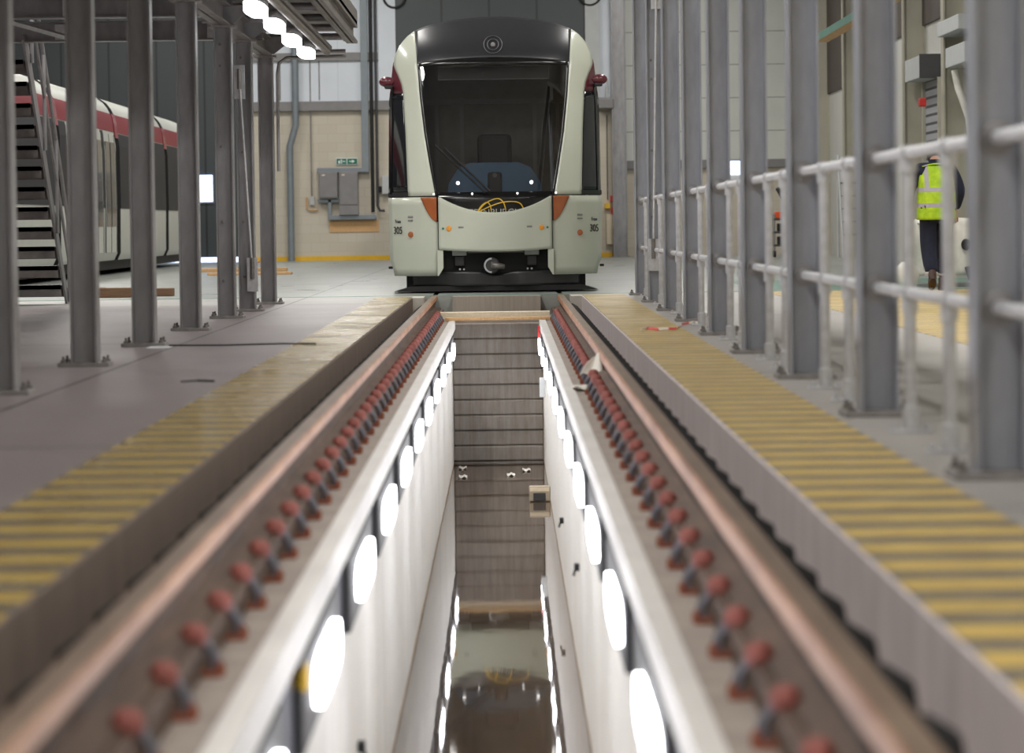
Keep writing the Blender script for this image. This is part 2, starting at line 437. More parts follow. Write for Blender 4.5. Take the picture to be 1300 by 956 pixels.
# right side wall features
sw = lambda y0, y1, z0, z1, d, name, mat: struct(MB().box(XR-d, XR, y0, y1, z0, z1).build(name, M[mat]))
sw(50, 78.2, 4.45, 8.8, .05, 'trim_20', 'brown_panel')
sw(72.4, 78.2, 3.9, 4.45, .05, 'trim_21', 'brown_panel')
for i, (y, wd, dp) in enumerate([(53.2, .30, .5), (57.9+1.2, .2, .42), (69.8, .25, .4), (46, .3, .4), (76.5, .2, .4)]):
    mb = MB()
    mb.box(XR-dp, XR-.0, y-.012, y+.012, 0, 9.2).box(XR-dp, XR-dp+.03, y-wd/2, y+wd/2, 0, 9.2)
    mb.box(XR-.03, XR, y-wd/2, y+wd/2, 0, 9.2)
    struct(mb.build('trim_%d' % (30+i), M['cream_steel']))

# ------------------------------------------------------------------ rails
def rail(xc, label):
    t = empty('running_rail', (xc, 0, 0))
    s = 1 if xc > 0 else -1
    y0, y1 = -2, 42.0
    # head, web, foot profile (x,z), inner side toward -s
    head = [(-.036, -.008), (-.030, 0), (.030, 0), (.036, -.008), (.034, -.050), (.012, -.068), (-.012, -.068), (-.037, -.060)]
    def fidx(f):
        n = f.normal
        return 0 if n.z > .6 else 1
    MB().prism([(x, z) for x, z in head], y0, y1).build('rail_head', None, t, mats=[M['rail_top'], M['rail_side']], fidx=fidx)
    MB().prism([(-.009, -.060), (.009, -.060), (.009, -.13), (.075, -.148), (.075, -.160), (-.075, -.160), (-.075, -.148), (-.009, -.13)], y0, TY-.01).build('rail_foot', M['rail_web'], t)
    MB().box(-.11, .11, y0, TY-.01, GZ, -.160).build('rail_bed', M['rail_web'], t)
    tag(t, label, 'rail', 'rails either side of the pit'); return t
RX = .7175+.036
rail(-RX, 'rusty rail on the left side of the inspection pit')
rail(RX, 'rusty rail on the right side of the inspection pit')

def rail_clip():
    t = empty('rail_clip', (0, 0, 0))
    # local +x points toward the rail
    MB().box(-.055, .02, -.045, .045, 0, .012, .003).build('washer_plate', M['clip_rust'], t)
    MB().tube([(-.035, 0, .01), (-.03, 0, .05), (-.005, 0, .085), (.03, 0, .09)], [.017, .015, .015, .013], 10).build('clip_arm', M['clip_grey'], t, smooth='auto')
    MB().lathe([(.012, .062), (.027, .068), (.034, .082), (.035, .098), (.029, .116), (.018, .126), (.003, .128)], (.016, 0, 0), 14).build('red_cap', M['clip_red'], t, smooth='auto')
    MB().lathe([(.017, .0), (.017, .03), (.010, .034)], (-.04, .0, .0), 8).build('anchor_nut', M['clip_rust'], t)
    return t
proto = rail_clip(); tree = snapshot(proto); first = True
for s in (-1, 1):
    k = 0; y = 4.9
    while y < 35.2:
        o = proto if first else copy_tree(None, None, tree)
        first = False
        o.location = (s*(RX-.105), y+(0 if s < 0 else .2), GZ); o.rotation_euler = (0, 0, 0 if s > 0 else PI)
        side = 'left' if s < 0 else 'right'
        tag(o, 'red capped rail clip in the row along the inner side of the %s rail' % side, 'rail clip', 'red capped clips inside the %s rail' % side)
        y += .672; k += 1
def outer_clip():
    t = empty('outer_rail_clip', (0, 0, 0))
    MB().box(-.05, .05, -.05, .05, 0, .05, .01).build('shoulder', M['black'], t)
    MB().tube([(-.03, -.035, .04), (-.02, -.03, .12), (.03, 0, .15), (-.02, .03, .12), (-.03, .035, .04)], .022, 8).build('spring', M['black'], t, smooth='auto')
    return t
proto = outer_clip(); tree = snapshot(proto); first = True
for s in (-1, 1):
    y = 5.1
    while y < 36.4:
        o = proto if first else copy_tree(None, None, tree); first = False
        o.location = (s*(RX+.135), y, GZ); o.rotation_euler = (0, 0, 0 if s < 0 else PI)
        side = 'left' if s < 0 else 'right'
        tag(o, 'black spring clip in the row along the outer side of the %s rail' % side, 'rail clip', 'black clips outside the %s rail' % side)
        y += .672

# ------------------------------------------------------------------ pit lamps
def pit_lamp():
    t = empty('pit_lamp', (0, 0, 0))   # local: +x out of the wall
    MB().box(0, .03, -.95, .85, -.13, .13, .006).build('lamp_housing', M['grey_dark'], t)
    pts = []
    for k in range(32):
        a = 2*PI*k/32; c, s_ = math.cos(a), math.sin(a)
        pts.append((.08+.60*math.copysign(abs(c)**.5, c), -.01+.082*math.copysign(abs(s_)**.6, s_)))
    MB().prism(pts, .02, .048, 'X', .008).build('lamp_diffuser', M['lamp_pit'], t)
    return t
proto = pit_lamp(); tree = snapshot(proto); first = True
for s, ys in ((-1, [6.95, 9.5, 12.1, 14.65, 17.25, 19.8, 22.4, 25.1, 27.7, 30.3, 32.9]), (1, [8.35, 10.9, 13.5, 16.05, 18.6, 21.15, 23.7, 26.3, 28.9, 31.5, 34.1])):
    for i, y in enumerate(ys):
        o = proto if first else copy_tree(None, None, tree); first = False
        o.location = (s*.496, y, -.475); o.rotation_euler = (0, 0, PI if s > 0 else 0)
        side = 'left' if s < 0 else 'right'
        tag(o, 'glowing long lamp under the %s pit coping, %s from the camera' % (side, ORD[i]), 'lamp', 'lamps along the inspection pit')

# small pit things
t = empty('junction_box', (.505, 30.4, WZ)); tag(t, 'beige junction box on the right pit wall just above the water', 'junction box')
MB().box(-.205, 0, -.06, .06, 0.005, .15, .012).build('box_body', simple('beige_box_plastic', (178, 164, 142), .5), t)
MB().box(-.165, -.045, -.068, -.058, .01, .085, .004).build('box_window', M['grey_dark'], t)
MB().box(-.2, -.01, -.063, -.05, .1, .135, .004).build('box_lid', M['timber'], t)
t = MB().box(.43, .49, 32.0, 32.02, -.92, -.72, .004).build('wall_tag', M['sign_white']); tag(t, 'white plate hanging on the right pit wall near the far end', 'plate')
t = MB().box(.44, .53, 34.3, 34.32, -.40, -.27, .004).build('warning_tag', M['red_plain']); tag(t, 'small red tag at the far end of the right pit coping', 'tag')
for (x, y, z, lb) in [(-.505, 12.3, -1.2, 'small black wall clip low on the left pit wall'), (.505, 18.2, -1.15, 'small black wall clip low on the right pit wall'), (.505, 23.2, -1.35, 'small black wall clip on the right pit wall beyond the other')]:
    s = -1 if x < 0 else 1
    t = MB().box(x-.03 if s > 0 else x, x if s > 0 else x+.03, y-.04, y+.04, z-.02, z+.02, .004).tube([(x-s*.02, y, z), (x-s*.035, y+.0, z-.05)], .008, 6).build('wall_clip', M['black']); tag(t, lb, 'clip', 'wall clips in the pit')
t = MB().box(-.50, -.455, 8.55, 8.68, -.43, -.36, .01).build('yellow_connector', M['yellow_small']); tag(t, 'small yellow connector just in front of the second left pit lamp', 'connector')
for i, (x, y, lb) in enumerate([(-.40, 34.6, 'crumpled clear wrapper floating by the left pit wall'), (.30, 34.2, 'pale scrap floating near the right pit wall'), (-.38, 33.4, 'pale scrap floating below the crumpled wrapper'), (.13, 33.6, 'flat pale leaf of debris floating in mid pit')]):
    mb = MB(); mb.grid(lambda u, v: Vector(((u-.5)*.09, (v-.5)*.3, .004+.012*math.sin(9*u+i)*math.cos(7*v))), 6, 6)
    t = mb.build('floating_scrap', M['cloth_white'], None, (x, y, WZ+.008), smooth=True, solid=.003); tag(t, lb, 'litter', 'scraps floating in the pit')

# planks at the pit end
t = MB().box(-.66, .60, 35.95, 36.2, GZ, GZ+.085, .006).build('plank', M['timber']); tag(t, 'thick pale plank lying across the far end of the pit', 'plank')
t = MB().box(-.58, .58, 35.15, 35.36, GZ+.013, GZ+.045, .004).build('plank', M['timber_o']); tag(t, 'thin orange-brown plank in front of the thick pale one', 'plank')
# rag on right rail
mb = MB()
mb.grid(lambda u, v: Vector(((u-.5)*.16*(1-.6*v)+.05*v, .12*v+.02*math.sin(6*u), .015+.13*v+.015*math.sin(8*u+4*v))), 10, 10)
t = mb.build('paper_scrap', M['cloth_white'], None, (.66, 20.8, GZ+.06), smooth=True, solid=.004); tag(t, 'torn white paper scrap standing against the right rail', 'litter')
mb = MB(); mb.grid(lambda u, v: Vector(((u-.5)*.13, (v-.5)*.35, .012+.012*math.sin(7*u)*math.cos(5*v))), 8, 8)
t = mb.build('paper_scrap', M['cloth_white'], None, (.585, 20.4, GZ+.01), smooth=True, solid=.004); tag(t, 'flat pale paper scrap beside the right rail clips', 'litter')

# ------------------------------------------------------------------ columns
def ibeam(mb, w, d, z0, z1, tf=.014, tw=.011):
    mb.box(-w/2, -w/2+tf, -d/2, d/2, z0, z1).box(w/2-tf, w/2, -d/2, d/2, z0, z1).box(-w/2+tf, w/2-tf, -tw/2, tw/2, z0, z1)
    return mb
def column(x, y, w, h, mat, label, group, holes=False, cap=True, base=True, d=None):
    d = d or w
    t = empty('steel_column', (x, y, 0))
    ibeam(MB(), w, d, .025, h).build('column_shaft', M[mat], t)
    MB().box(-w*.95, w*.95, -d*.8, d*.8, 0, .025, .003).build('base_plate', M['plate'], t)
    for sx in (-1, 1):
        for sy in (-1, 1):
            MB().lathe([(.018, .025), (.018, .04), (.009, .043), (.009, .062), (.004, .065)], (sx*w*.76, sy*d*.55, 0), 8).build('anchor_bolt', M['bolt'], t)
    if cap:
        MB().box(-w*.75, w*.75, -d*.7, d*.7, h, h+.02).build('cap_plate', M['plate'], t)
    if holes:
        for z in (.35, .9, 1.6, 2.35, 2.55):
            MB().lathe([(.014, -.0), (.014, -.016), (.006, -.018)], (-.03, -.008, z), 8, 'Y').build('bolt', M['bolt'], t)
    tag(t, label, 'steel column', group, 'thing'); return t
HL = 2.70
wl = .165
for i, y in enumerate([16.2, 19.45, 22.65, 26.0, 29.4, 31.75, 34.6]):
    column(-2.5, y, wl, HL, 'galv', '%s grey steel column in the left row under the mezzanine' % ORD[i], 'steel columns on the left', holes=i in (4, 5))
HRr = 3.72
for i in range(9):
    y = 10.2+3.3*i
    column(1.69, y, .165, HRr, 'galv_blue', '%s grey steel column in the right row beside the handrail' % ORD[i], 'steel columns on the right', holes=i == 7)

def brace(x, y, z0, z1, dx, label):
    t = empty('brace_rod', (x, y, 0))
    MB().tube([(0, 0, z0), (dx, .0, z1)], .011, 8).build('rod', M['tube'], t, smooth='auto')
    for z, xx in ((z0, 0), (z1, dx)):
        MB().box(xx-.055, xx+.055, .01, .026, z-.22, z+.12, .003).build('gusset_plate', M['tube'], t)
        MB().tube([(xx, 0, z-.09 if z == z0 else z-.12), (xx, 0, z+.12 if z == z0 else z+.08)], .022, 8).build('turnbuckle', M['bolt'], t)
    tag(t, label, 'brace'); return t
brace(-2.44, 31.62, .42, 2.35, -.10, 'slim diagonal brace rod against the sixth left column')
brace(1.66, 33.17, .55, 3.3, .06, 'slim diagonal brace rod against the eighth right column')

# right handrail bays
RLX = 1.69
def handrail_bay(y0, y1, label):
    t = empty('handrail_section', (RLX, y0, 0)); L = y1-y0
    zt, zm, r = 1.10, .55, .0245
    a, b = .012, L-.012
    for z, nm in ((zt, 'top_rail'), (zm, 'middle_rail')):
        MB().tube([(0, a, z), (0, b, z)], r, 14).build(nm, M['tube'], t, smooth='auto')
        for yy, sg in ((a, 1), (b, -1)):
            MB().lathe([(.060, yy-sg*.004), (.060, yy+sg*.006), (.036, yy+sg*.01), (.034, yy+sg*.05), (.026, yy+sg*.052)], (0, 0, z), 18, 'Y').build('wall_flange', M['galv'], t, smooth='auto')
    for f in (1/3, 2/3):
        y = L*f
        MB().tube([(0, y, .02), (0, y, zt)], r, 14).build('post', M['tube'], t, smooth='auto')
        for z in (zt, zm):
            mb = MB(); mb.tube([(0, y-.045, z), (0, y+.045, z)], .034, 14).tube([(0, y, z-.075), (0, y, z-.0)], .033, 14)
            mb.build('tube_clamp', M['tube'], t, smooth='auto')
        mb = MB(); mb.lathe([(.034, .012), (.034, .10), (.026, .104)], (0, y, 0), 14)
        mb.box(-.085, .085, y-.04, y+.04, 0, .012, .004)
        for sx in (-1, 1): mb.lathe([(.013, .012), (.013, .03), (.006, .034)], (sx*.065, y, 0), 8)
        mb.build('post_foot', M['tube'], t, smooth='auto')
    tag(t, label, 'handrail', 'tubular handrail along the right columns')
for i in range(-1, 8):
    y0 = 10.2+3.3*i
    if i == -1:
        handrail_bay(y0+.1, y0+3.3, 'grey tubular handrail in front of the nearest right column')
    else:
        handrail_bay(y0, y0+3.3, 'grey tubular handrail between the %s and %s right columns' % (ORD[i], ORD[i+1]))
column(1.69, 6.9, .165, HRr, 'galv_blue', 'grey steel column at the right edge carrying the near end of the handrail', 'steel columns on the right')

# unseen deck the right columns would carry, added for its shade
t = empty('overhead_shade_deck', (2.3, 0, 3.74)); tag(t, 'unseen steel deck on the right columns, added for its shade', 'walkway')
MB().box(-.85, .9, 4, 37, .2, .26).build('deck', M['galv_dark'], t)
MB().box(-.70, -.52, 4, 37, 0, .2).build('edge_beam', M['galv_dark'], t)

# ------------------------------------------------------------------ left mezzanine
t = empty('mezzanine_platform', (-3.5, 20, 2.72)); tag(t, 'grey steel mezzanine platform carried by the left columns', 'platform')
def loc(x0, x1, y0, y1, z0, z1): return (x0+3.5, x1+3.5, y0-20, y1-20, z0-2.72, z1-2.72)
def mbox(name, mat, *a, bev=0): return MB().box(*loc(*a), bev).build(name, M[mat], t)
mbox('deck', 'galv_dark', -6.2, -1.5, 4, 33.3, 3.06, 3.10)
mbox('deck', 'galv_dark', -2.9, -1.5, 33.3, 34.9, 3.06, 3.10)
mb = MB(); mb.box(*loc(-1.62, -1.5, 4, 34.9, 3.03, 3.06)).box(*loc(-1.62, -1.5, 4, 34.9, 2.86, 2.89)).box(*loc(-1.56, -1.545, 4, 34.9, 2.86, 3.06))
mb.box(*loc(-1.53, -1.5, 4, 34.9, 3.06, 3.22)); mb.build('edge_beam', M['galv_dark'], t)
mb = MB(); mb.box(*loc(-2.58, -2.42, 4, 34.9, 2.72, 2.735)).box(*loc(-2.58, -2.42, 4, 34.9, 2.9, 2.915)).box(*loc(-2.506, -2.494, 4, 34.9, 2.72, 2.915)); mb.build('long_beam', M['galv_dark'], t)
for y in [33.3, 29.6, 26.0, 22.6, 19.4, 16.2, 12]:
    mb = MB(); mb.box(*loc(-6.2, -2.42, y-.08, y+.08, 3.02, 3.035)).box(*loc(-6.2, -2.42, y-.08, y+.08, 2.82, 2.835)).box(*loc(-6.2, -2.42, y-.006, y+.006, 2.82, 3.035))
    mb.build('cross_beam', M['galv'], t)
for y in [34.75, 33.2, 31.6, 30.0, 28.4, 26.8, 25.2, 23.6]:
    MB().tube([(-2.9+3.5, y-20, 2.93-2.72), (-1.64+3.5, y-20, 2.93-2.72)], .04, 12).build('cross_tube', M['galv'], t, smooth='auto')
    MB().lathe([(.055, -.01), (.055, .012), (.04, .015)], (-1.64+3.5, y-20, 2.93-2.72), 14, 'X').build('tube_cap', M['galv'], t)
for y, z in ((34.6, 0), (31.75, 0), (29.4, 0)):
    MB().prism([(-2.5-.32+3.5, .19), (-2.5-.1+3.5, .02), (-2.5+.1+3.5, .02), (-2.5+.32+3.5, .19)], y-20-.006, y-20+.006).build('haunch_plate', M['galv'], t)
MB().tube([(-5.25+3.5, 24.5-20, .2), (-4.2+3.5, 33.1-20, .06)], .03, 4).build('diagonal_brace', M['galv'], t)
MB().tube([(-2.0+3.5, 34.2-20, .02), (-1.6+3.5, 34.2-20, .02)], .02, 8).build('pipe', M['galv'], t)
for xx in (-4.9, -4.0, -3.3):
    MB().box(*loc(xx, xx+.12, 29.5, 29.52, 2.84, 3.0)).build('cleat', M['tube'], t)
    MB().box(*loc(xx+.3, xx+.42, 33.2, 33.22, 2.84, 3.0)).build('cleat', M['tube'], t)

# thin bent conduit beside column 7
t = MB().tube([(-2.35, 34.3, 1.45), (-2.35, 34.3, 2.5), (-2.33, 34.3, 2.62), (-2.25, 34.3, 2.68), (-1.6, 34.3, 2.69)], .018, 8).build('bent_conduit', M['galv'], smooth='auto'); tag(t, 'thin bent conduit beside the seventh left column', 'conduit')

# mezz lamps
def mezz_lamp():
    t = empty('ceiling_lamp', (0, 0, 0))
    prof = []
    pts = []
    for k in range(28):
        a = 2*PI*k/28; c, s_ = math.cos(a), math.sin(a)
        pts.append((.075*math.copysign(abs(c)**.8, c), .60*math.copysign(abs(s_)**.7, s_)))
    MB().prism(pts, -.075, -.01, 'Z', .02).build('lamp_diffuser', M['lamp'], t)
    MB().prism([(x*1.08, y*1.03) for x, y in pts], -.012, .05, 'Z', .015).build('lamp_housing', M['galv'], t)
    MB().box(-.02, .02, -.3, -.26, .05, .13).box(-.02, .02, .26, .3, .05, .13).build('hanger', M['galv'], t)
    return t
proto = mezz_lamp(); tree = snapshot(proto)
for i, y in enumerate([24.9, 26.95, 29.1, 31.2]):
    o = proto if i == 0 else copy_tree(None, None, tree)
    o.location = (-1.84, y, 2.60)
    tag(o, 'glowing oval lamp under the mezzanine edge, %s of four' % ORD[i], 'lamp', 'lamps under the mezzanine')
t = MB().tube([(-1.71, 10, 2.64), (-1.71, 32.6, 2.64)], .035, 10).box(-1.76, -1.66, 10, 32.6, 2.67, 2.7).build('lighting_trunking', M['galv_dark'], smooth='auto'); tag(t, 'long grey trunking running beside the mezzanine lamps', 'trunking')

# ------------------------------------------------------------------ stairs (left)
t = empty('metal_stair', (-5.4, 36.0, 0)); tag(t, 'grey open-tread metal stair up to the mezzanine at left', 'stair')
N = 12; rise = 2.86/(N+1); run = 2.75/(N)
for sx in (-.47, .47):
    MB().prism([(0.05, 0), (.25, 0), (-2.62, 2.9), (-2.86, 2.9), (-2.86, 2.84)], sx-.012, sx+.012, 'X').build('stringer', M['galv'], t)
for k in range(N):
    z = rise*(k+1); y = -run*(k+.15)
    mb = MB(); mb.box(-.455, .455, y-.21, y+.05, z-.008, z).box(-.455, .455, y+.044, y+.05, z-.14, z).box(-.455, .455, y-.21, y-.2, z-.13, z).box(-.455, .455, y-.21, y-.204, z-.05, z)
    mb.build('tread', M['galv_dark'], t)
for sx in (-.5, .5):
    MB().tube([(sx, .12, .02), (sx, .10, .95), (sx, -2.6, 3.85)], .021, 10).build('handrail', M['galv'], t, smooth='auto')
    MB().tube([(sx, .10, .5), (sx, -2.6, 3.35)], .018, 10).build('knee_rail', M['galv'], t, smooth='auto')
    for k in (1, 2, 3):
        MB().tube([(sx, .1-2.7*k/3.2, .0+2.9*k/3.2-.1), (sx, .1-2.7*k/3.2, .95+2.9*k/3.2)], .021, 10).build('baluster', M['galv'], t, smooth='auto')

# ------------------------------------------------------------------ trams
PROF = [(.27, 1.255), (.40, 1.315), (1.2, 1.325), (2.4, 1.315), (2.62, 1.285), (2.85, 1.262), (2.98, 1.232), (3.11, 1.17), (3.21, 1.09), (3.29, .98), (3.36, .80), (3.42, .52), (3.452, .25), (3.462, 0)]
def px(z):
    for (z0, x0), (z1, x1) in zip(PROF, PROF[1:]):
        if z <= z1: return x0+(x1-x0)*max(0, (z-z0))/(z1-z0)
    return 0
def lerp(tab, z):
    if z <= tab[0][0]: return tab[0][1]
    for (z0, x0), (z1, x1) in zip(tab, tab[1:]):
        if z <= z1: return x0+(x1-x0)*(z-z0)/(z1-z0)
    return tab[-1][1]
def F(x, z, off=0):
    u = min(1.02, abs(x)/1.32)
    y = .10*u**2+.42*u**6
    if z > 1.2: y += .24*(z-1.2)
    if z > 2.8: y += .42*((z-2.8)/.65)**2
    if z < .55: y += .10*(.55-z)
    return y-off
def patch(fx0, fx1, z0, z1, off=0, nu=10, nv=12, side=1):
    """ruled patch: for z between z0 and z1, x from fx0(z) to fx1(z)"""
    def f(u, v):
        z = z0+(z1-z0)*v; x = fx0(z)+(fx1(z)-fx0(z))*u
        return Vector((side*x, F(x, z, off), z))
    return MB().grid(f, nu, nv)
def vpatch(fz0, fz1, x0, x1, off=0, nu=24, nv=10):
    def f(u, v):
        x = x0+(x1-x0)*u; z = fz0(x)+(fz1(x)-fz0(x))*v
        return Vector((x, F(x, z, off), z))
    return MB().grid(f, nu, nv)
PIN = [(1.205, .735), (1.6, .805), (2.0, .868), (2.45, .918), (2.87, .95), (3.30, .985)]
POUT = [(1.205, 1.073), (2.0, 1.10), (2.5, 1.125), (2.62, 1.15), (2.74, 1.20), (2.84, 1.245), (2.93, 1.242)]

def top_z(x):   # outline height at |x|
    x = abs(x)
    for (z0, x0), (z1, x1) in zip(PROF, PROF[1:]):
        if z0 >= 2.8 and x1 <= x <= x0: return z0+(z1-z0)*(x0-x)/(x0-x1)
    return PROF[-1][0]

def tram(x, y, length, label, cuts, doors, detail=True):
    t = empty('tram', (x, y, 0)); tag(t, label, 'tram')
    # shells, one per module
    bounds = [0]+cuts+[length]
    full = [(p[1], p[0]) for p in PROF]; ring = [(a, b) for a, b in full]+[(-a, b) for a, b in full[-2::-1]]
    for i, (a, b) in enumerate(zip(bounds, bounds[1:])):
        mb = MB(); ys = [None if (i == 0) else a+.25, b-(.25 if i < len(bounds)-2 else 0)]
        rings = []
        for k, yy in enumerate(ys):
            rings.append([mb.b.verts.new((px_, F(px_, z_) if yy is None else yy, z_)) for px_, z_ in ring])
        for j in range(len(ring)-1): mb.b.faces.new([rings[0][j], rings[0][j+1], rings[1][j+1], rings[1][j]])
        mb.b.faces.new([rings[0][0], rings[1][0], rings[1][-1], rings[0][-1]])
        if i > 0: mb.b.faces.new(rings[0][::-1])
        if i == len(bounds)-2: mb.b.faces.new(rings[1])
        mb.build('body_shell', M['white' if detail else 'white_side'], t, smooth='auto')
        if i > 0:   # gangway bellows
            mb = MB(); A = [mb.b.verts.new((px_*1.003, a-.25, .3+(z_-.3)*1.003)) for px_, z_ in ring]; B = [mb.b.verts.new((px_*1.003, a+.25, .3+(z_-.3)*1.003)) for px_, z_ in ring]
            for j in range(len(ring)): mb.b.faces.new([A[j], A[(j+1) % len(ring)], B[(j+1) % len(ring)], B[j]])
            mb.build('gangway_bellows', M['bellows'], t)
            for s in (-1, 1):
                mb = MB(); mb.grid(lambda u, v: Vector((s*(px(2.55+.45*v)*1.003+.012), a-.22+.44*u, 2.55+.45*v)), 1, 5)
                mb.build('red_bellows_band', M['red'], t, solid=.01)
    def side(s, y0, y1, z0, z1, off, name, mat, n=6, par=None, yfun=None):
        mb = MB()
        mb.grid(lambda u, v: Vector((s*(px(z0+(z1-z0)*v)+off), y0+(y1-y0)*u, z0+(z1-z0)*v)), 2, n)
        return mb.build(name, M[mat], par or t, solid=.012)
    for s in (-1, 1):
        for i, (a, b) in enumerate(zip(bounds, bounds[1:])):
            a2 = a+(.27 if i else .95); b2 = b-.27
            side(s, a2, b2, 2.66, 3.0, .004, 'red_stripe', 'red' if detail else 'red_side')
            dz = doors.get(i, [])
            segs = []; cur = a2
            for d0, d1 in dz:
                segs.append((cur, d0)); cur = d1
            segs.append((cur, b2))
            for a3, b3 in segs:
                if b3-a3 > .3: side(s, a3, b3, 1.24, 2.64, .006, 'side_window', 'side_glass' if detail else 'side_glass_dull')
            for d0, d1 in dz:
                dd = side(s, d0+.04, d1-.04, .42, 2.6, .006, 'door', 'white' if detail else 'white_side', par=t)
                m = (d0+d1)/2
                for e0, e1 in ((d0+.14, m-.07), (m+.07, d1-.14)):
                    side(s, e0, e1, .9, 2.45, .014, 'door_window', 'side_glass', par=dd)
                side(s, m-.015, m+.015, .42, 2.6, .012, 'door_seal', 'black', par=dd)
                side(s, d0, d0+.03, .42, 2.6, .010, 'door_seal', 'black', par=dd)
                side(s, d1-.03, d1, .42, 2.6, .010, 'door_seal', 'black', par=dd)
    MB().box(-1.12, 1.12, 1.0, length-.6, .09, .38).build('underframe', M['black'], t)
    if not detail: return t
    # ---------------- front
    P = M
    for s in (-1, 1):
        mb = patch(lambda z: lerp(PIN, z), lambda z: min(px(z), lerp(POUT, z)) if z < 2.93 else px(z), 1.205, 3.285, .012, 8, 34, s)
        mb.build('corner_pillar', P['white'], t, smooth=True, solid=.02)
        mb = patch(lambda z: lerp(POUT, z), lambda z: px(z)+.002, 1.235, 2.5, .010, 6, 12, s)
        g = mb.build('corner_window', P['side_glass'], t, smooth=True, solid=.012)
        mb = patch(lambda z: px(z)-.045, lambda z: px(z)-.02, 1.235, 2.56, .020, 1, 12, s); mb.build('window_bar', P['gloss_black'], g, solid=.02)
        mb = patch(lambda z: lerp(POUT, z), lambda z: px(z)+.004, 1.20, 1.255, .018, 6, 1, s); mb.build('window_ledge', P['black'], g, solid=.02)
        mb = patch(lambda z: lerp(POUT, z), lambda z: px(z)+.002, 2.5, 2.9, .012, 6, 6, s)
        mb.build('shoulder_panel', P['maroon'], t, smooth=True, solid=.012)
        # camera pod
        cx = s*1.335
        pod = MB().lathe([(.004, -.10), (.04, -.085), (.062, -.04), (.066, .0), (.058, .05), (.03, .085), (.004, .095)], (cx, .62, 2.645), 18, 'X').build('mirror_pod', P['maroon'], t, smooth=True)
        MB().box(cx-.02*s-.05, cx-.02*s+.05, .55, .75, 2.56, 2.60, .008).build('pod_foot', P['black'], pod)
        # lower side panel
        mb = patch(lambda z: .708, lambda z: px(z)+.001, .215, 1.19, .014, 10, 10, s)
        lp = mb.build('lower_corner_panel', P['white'], t, smooth=True, solid=.024)
        MB().prism([(s*.648, .535), (s*.72, .535), (s*.72, .215), (s*.705, .215), (s*.648, .31)], -.02, .30).build('panel_return', P['white'], t)
        # amber light
        def amb_in(z): return .722
        def amb_out(z):
            q = max(0, min(1, (z-.885)/.305)); return .728+.195*q**.62
        mb = patch(amb_in, amb_out, .885, 1.188, .036, 6, 12, s); mb.build('headlight', P['amber'], t, smooth=True, solid=.012)
        mb = patch(lambda z: .700, lambda z: .724, .885, 1.20, .034, 1, 6, s); mb.build('light_bezel', P['gloss_black'], t, solid=.012)
        # reflector + vents
        rx = 1.05
        MB().lathe([(.037, 0), (.035, -.022), (.012, -.028)], (s*rx, F(rx, .73, .028), .73), 16, 'Y').build('square_reflector', P['amber'], t, smooth='auto')
        for dz in (.905, .95):
            MB().tube([(s*(rx-.03), F(rx-.03, dz, .028), dz), (s*(rx+.03), F(rx+.03, dz, .028), dz)], .012, 8).build('vent_slot', P['grey_mid'], t)
        # bumper lamps
        MB().lathe([(.033, 0), (.031, -.016), (.01, -.02)], (s*.573, F(.573, .80, .058), .80), 18, 'Y').build('marker_lamp', P['amber_bright'], t, smooth='auto')
        MB().lathe([(.015, 0), (.014, -.012), (.004, -.014)], (s*.645, F(.645, .80, .058), .80), 12, 'Y').build('marker_sensor', P['green_sign'], t)
        MB().box(s*.41-.045, s*.41+.045, F(.41, .81, .066), F(.41, .81, .05), .80, .822).build('maker_plate', P['grey_mid'], t)
        # small side marker
        MB().box(s*1.33-.02, s*1.33+.03, .66, .76, .30, .33).build('side_step', P['black'], t)
    mb = vpatch(lambda x: 2.915-.07*(x/.95)**2, lambda x: top_z(x)+.001, -.985, .985, .010, 40, 16)
    mb.build('roof_cowl', P['cap_black'], t, smooth=True, solid=.018)
    for r in (.115, .07):
        mb = MB(); pts = [(r*math.cos(a*PI/16), F(0, 3.09+r*math.sin(a*PI/16), .03), 3.09+r*math.sin(a*PI/16)) for a in range(33)]
        mb.tube(pts, .006, 6, cap=False).build('emblem_ring', P['grey_dark'], t)
    MB().lathe([(.03, 0), (.028, -.012), (.01, -.016)], (0, F(0, 3.09, .025), 3.09), 14, 'Y').build('emblem_centre', P['grey_mid'], t)
    # windscreen + frame
    mb = patch(lambda z: -lerp(PIN, z), lambda z: lerp(PIN, z), 1.235, 2.84, .004, 30, 20)
    ws = mb.build('windscreen', P['windscreen'], t, smooth=True)
    mb = vpatch(lambda x: 2.83-.0*x, lambda x: 2.925-.07*(x/.95)**2, -.95, .95, .012, 30, 2); mb.build('screen_top_seal', P['gloss_black'], t, smooth=True, solid=.016)
    for s in (-1, 1):
        mb = patch(lambda z: lerp(PIN, z)-.03, lambda z: lerp(PIN, z)+.004, 1.2, 2.86, .014, 1, 20, s); mb.build('screen_side_seal', P['gloss_black'], t, smooth=True, solid=.014)
    mb = patch(lambda z: -.74, lambda z: .74, .92, 1.245, .0, 30, 4); mb.build('lower_fascia', P['gloss_black'], t, smooth=True, solid=.012)
    def ztop(x): return .985+.205*(abs(x)/.7)**2.1
    mb = vpatch(lambda x: .507+.03*(x/.7)**2, ztop, -.698, .698, .05, 36, 14); bp = mb.build('bumper_panel', P['white'], t, smooth=True, solid=.03)
    # rounded lip on bumper top
    mb = MB(); mb.tube([(x_/20*.69, F(x_/20*.69, 1.0, .045), ztop(x_/20*.69)-.014) for x_ in range(-20, 21)], .022, 8).build('bumper_lip', P['white'], bp, smooth=True)
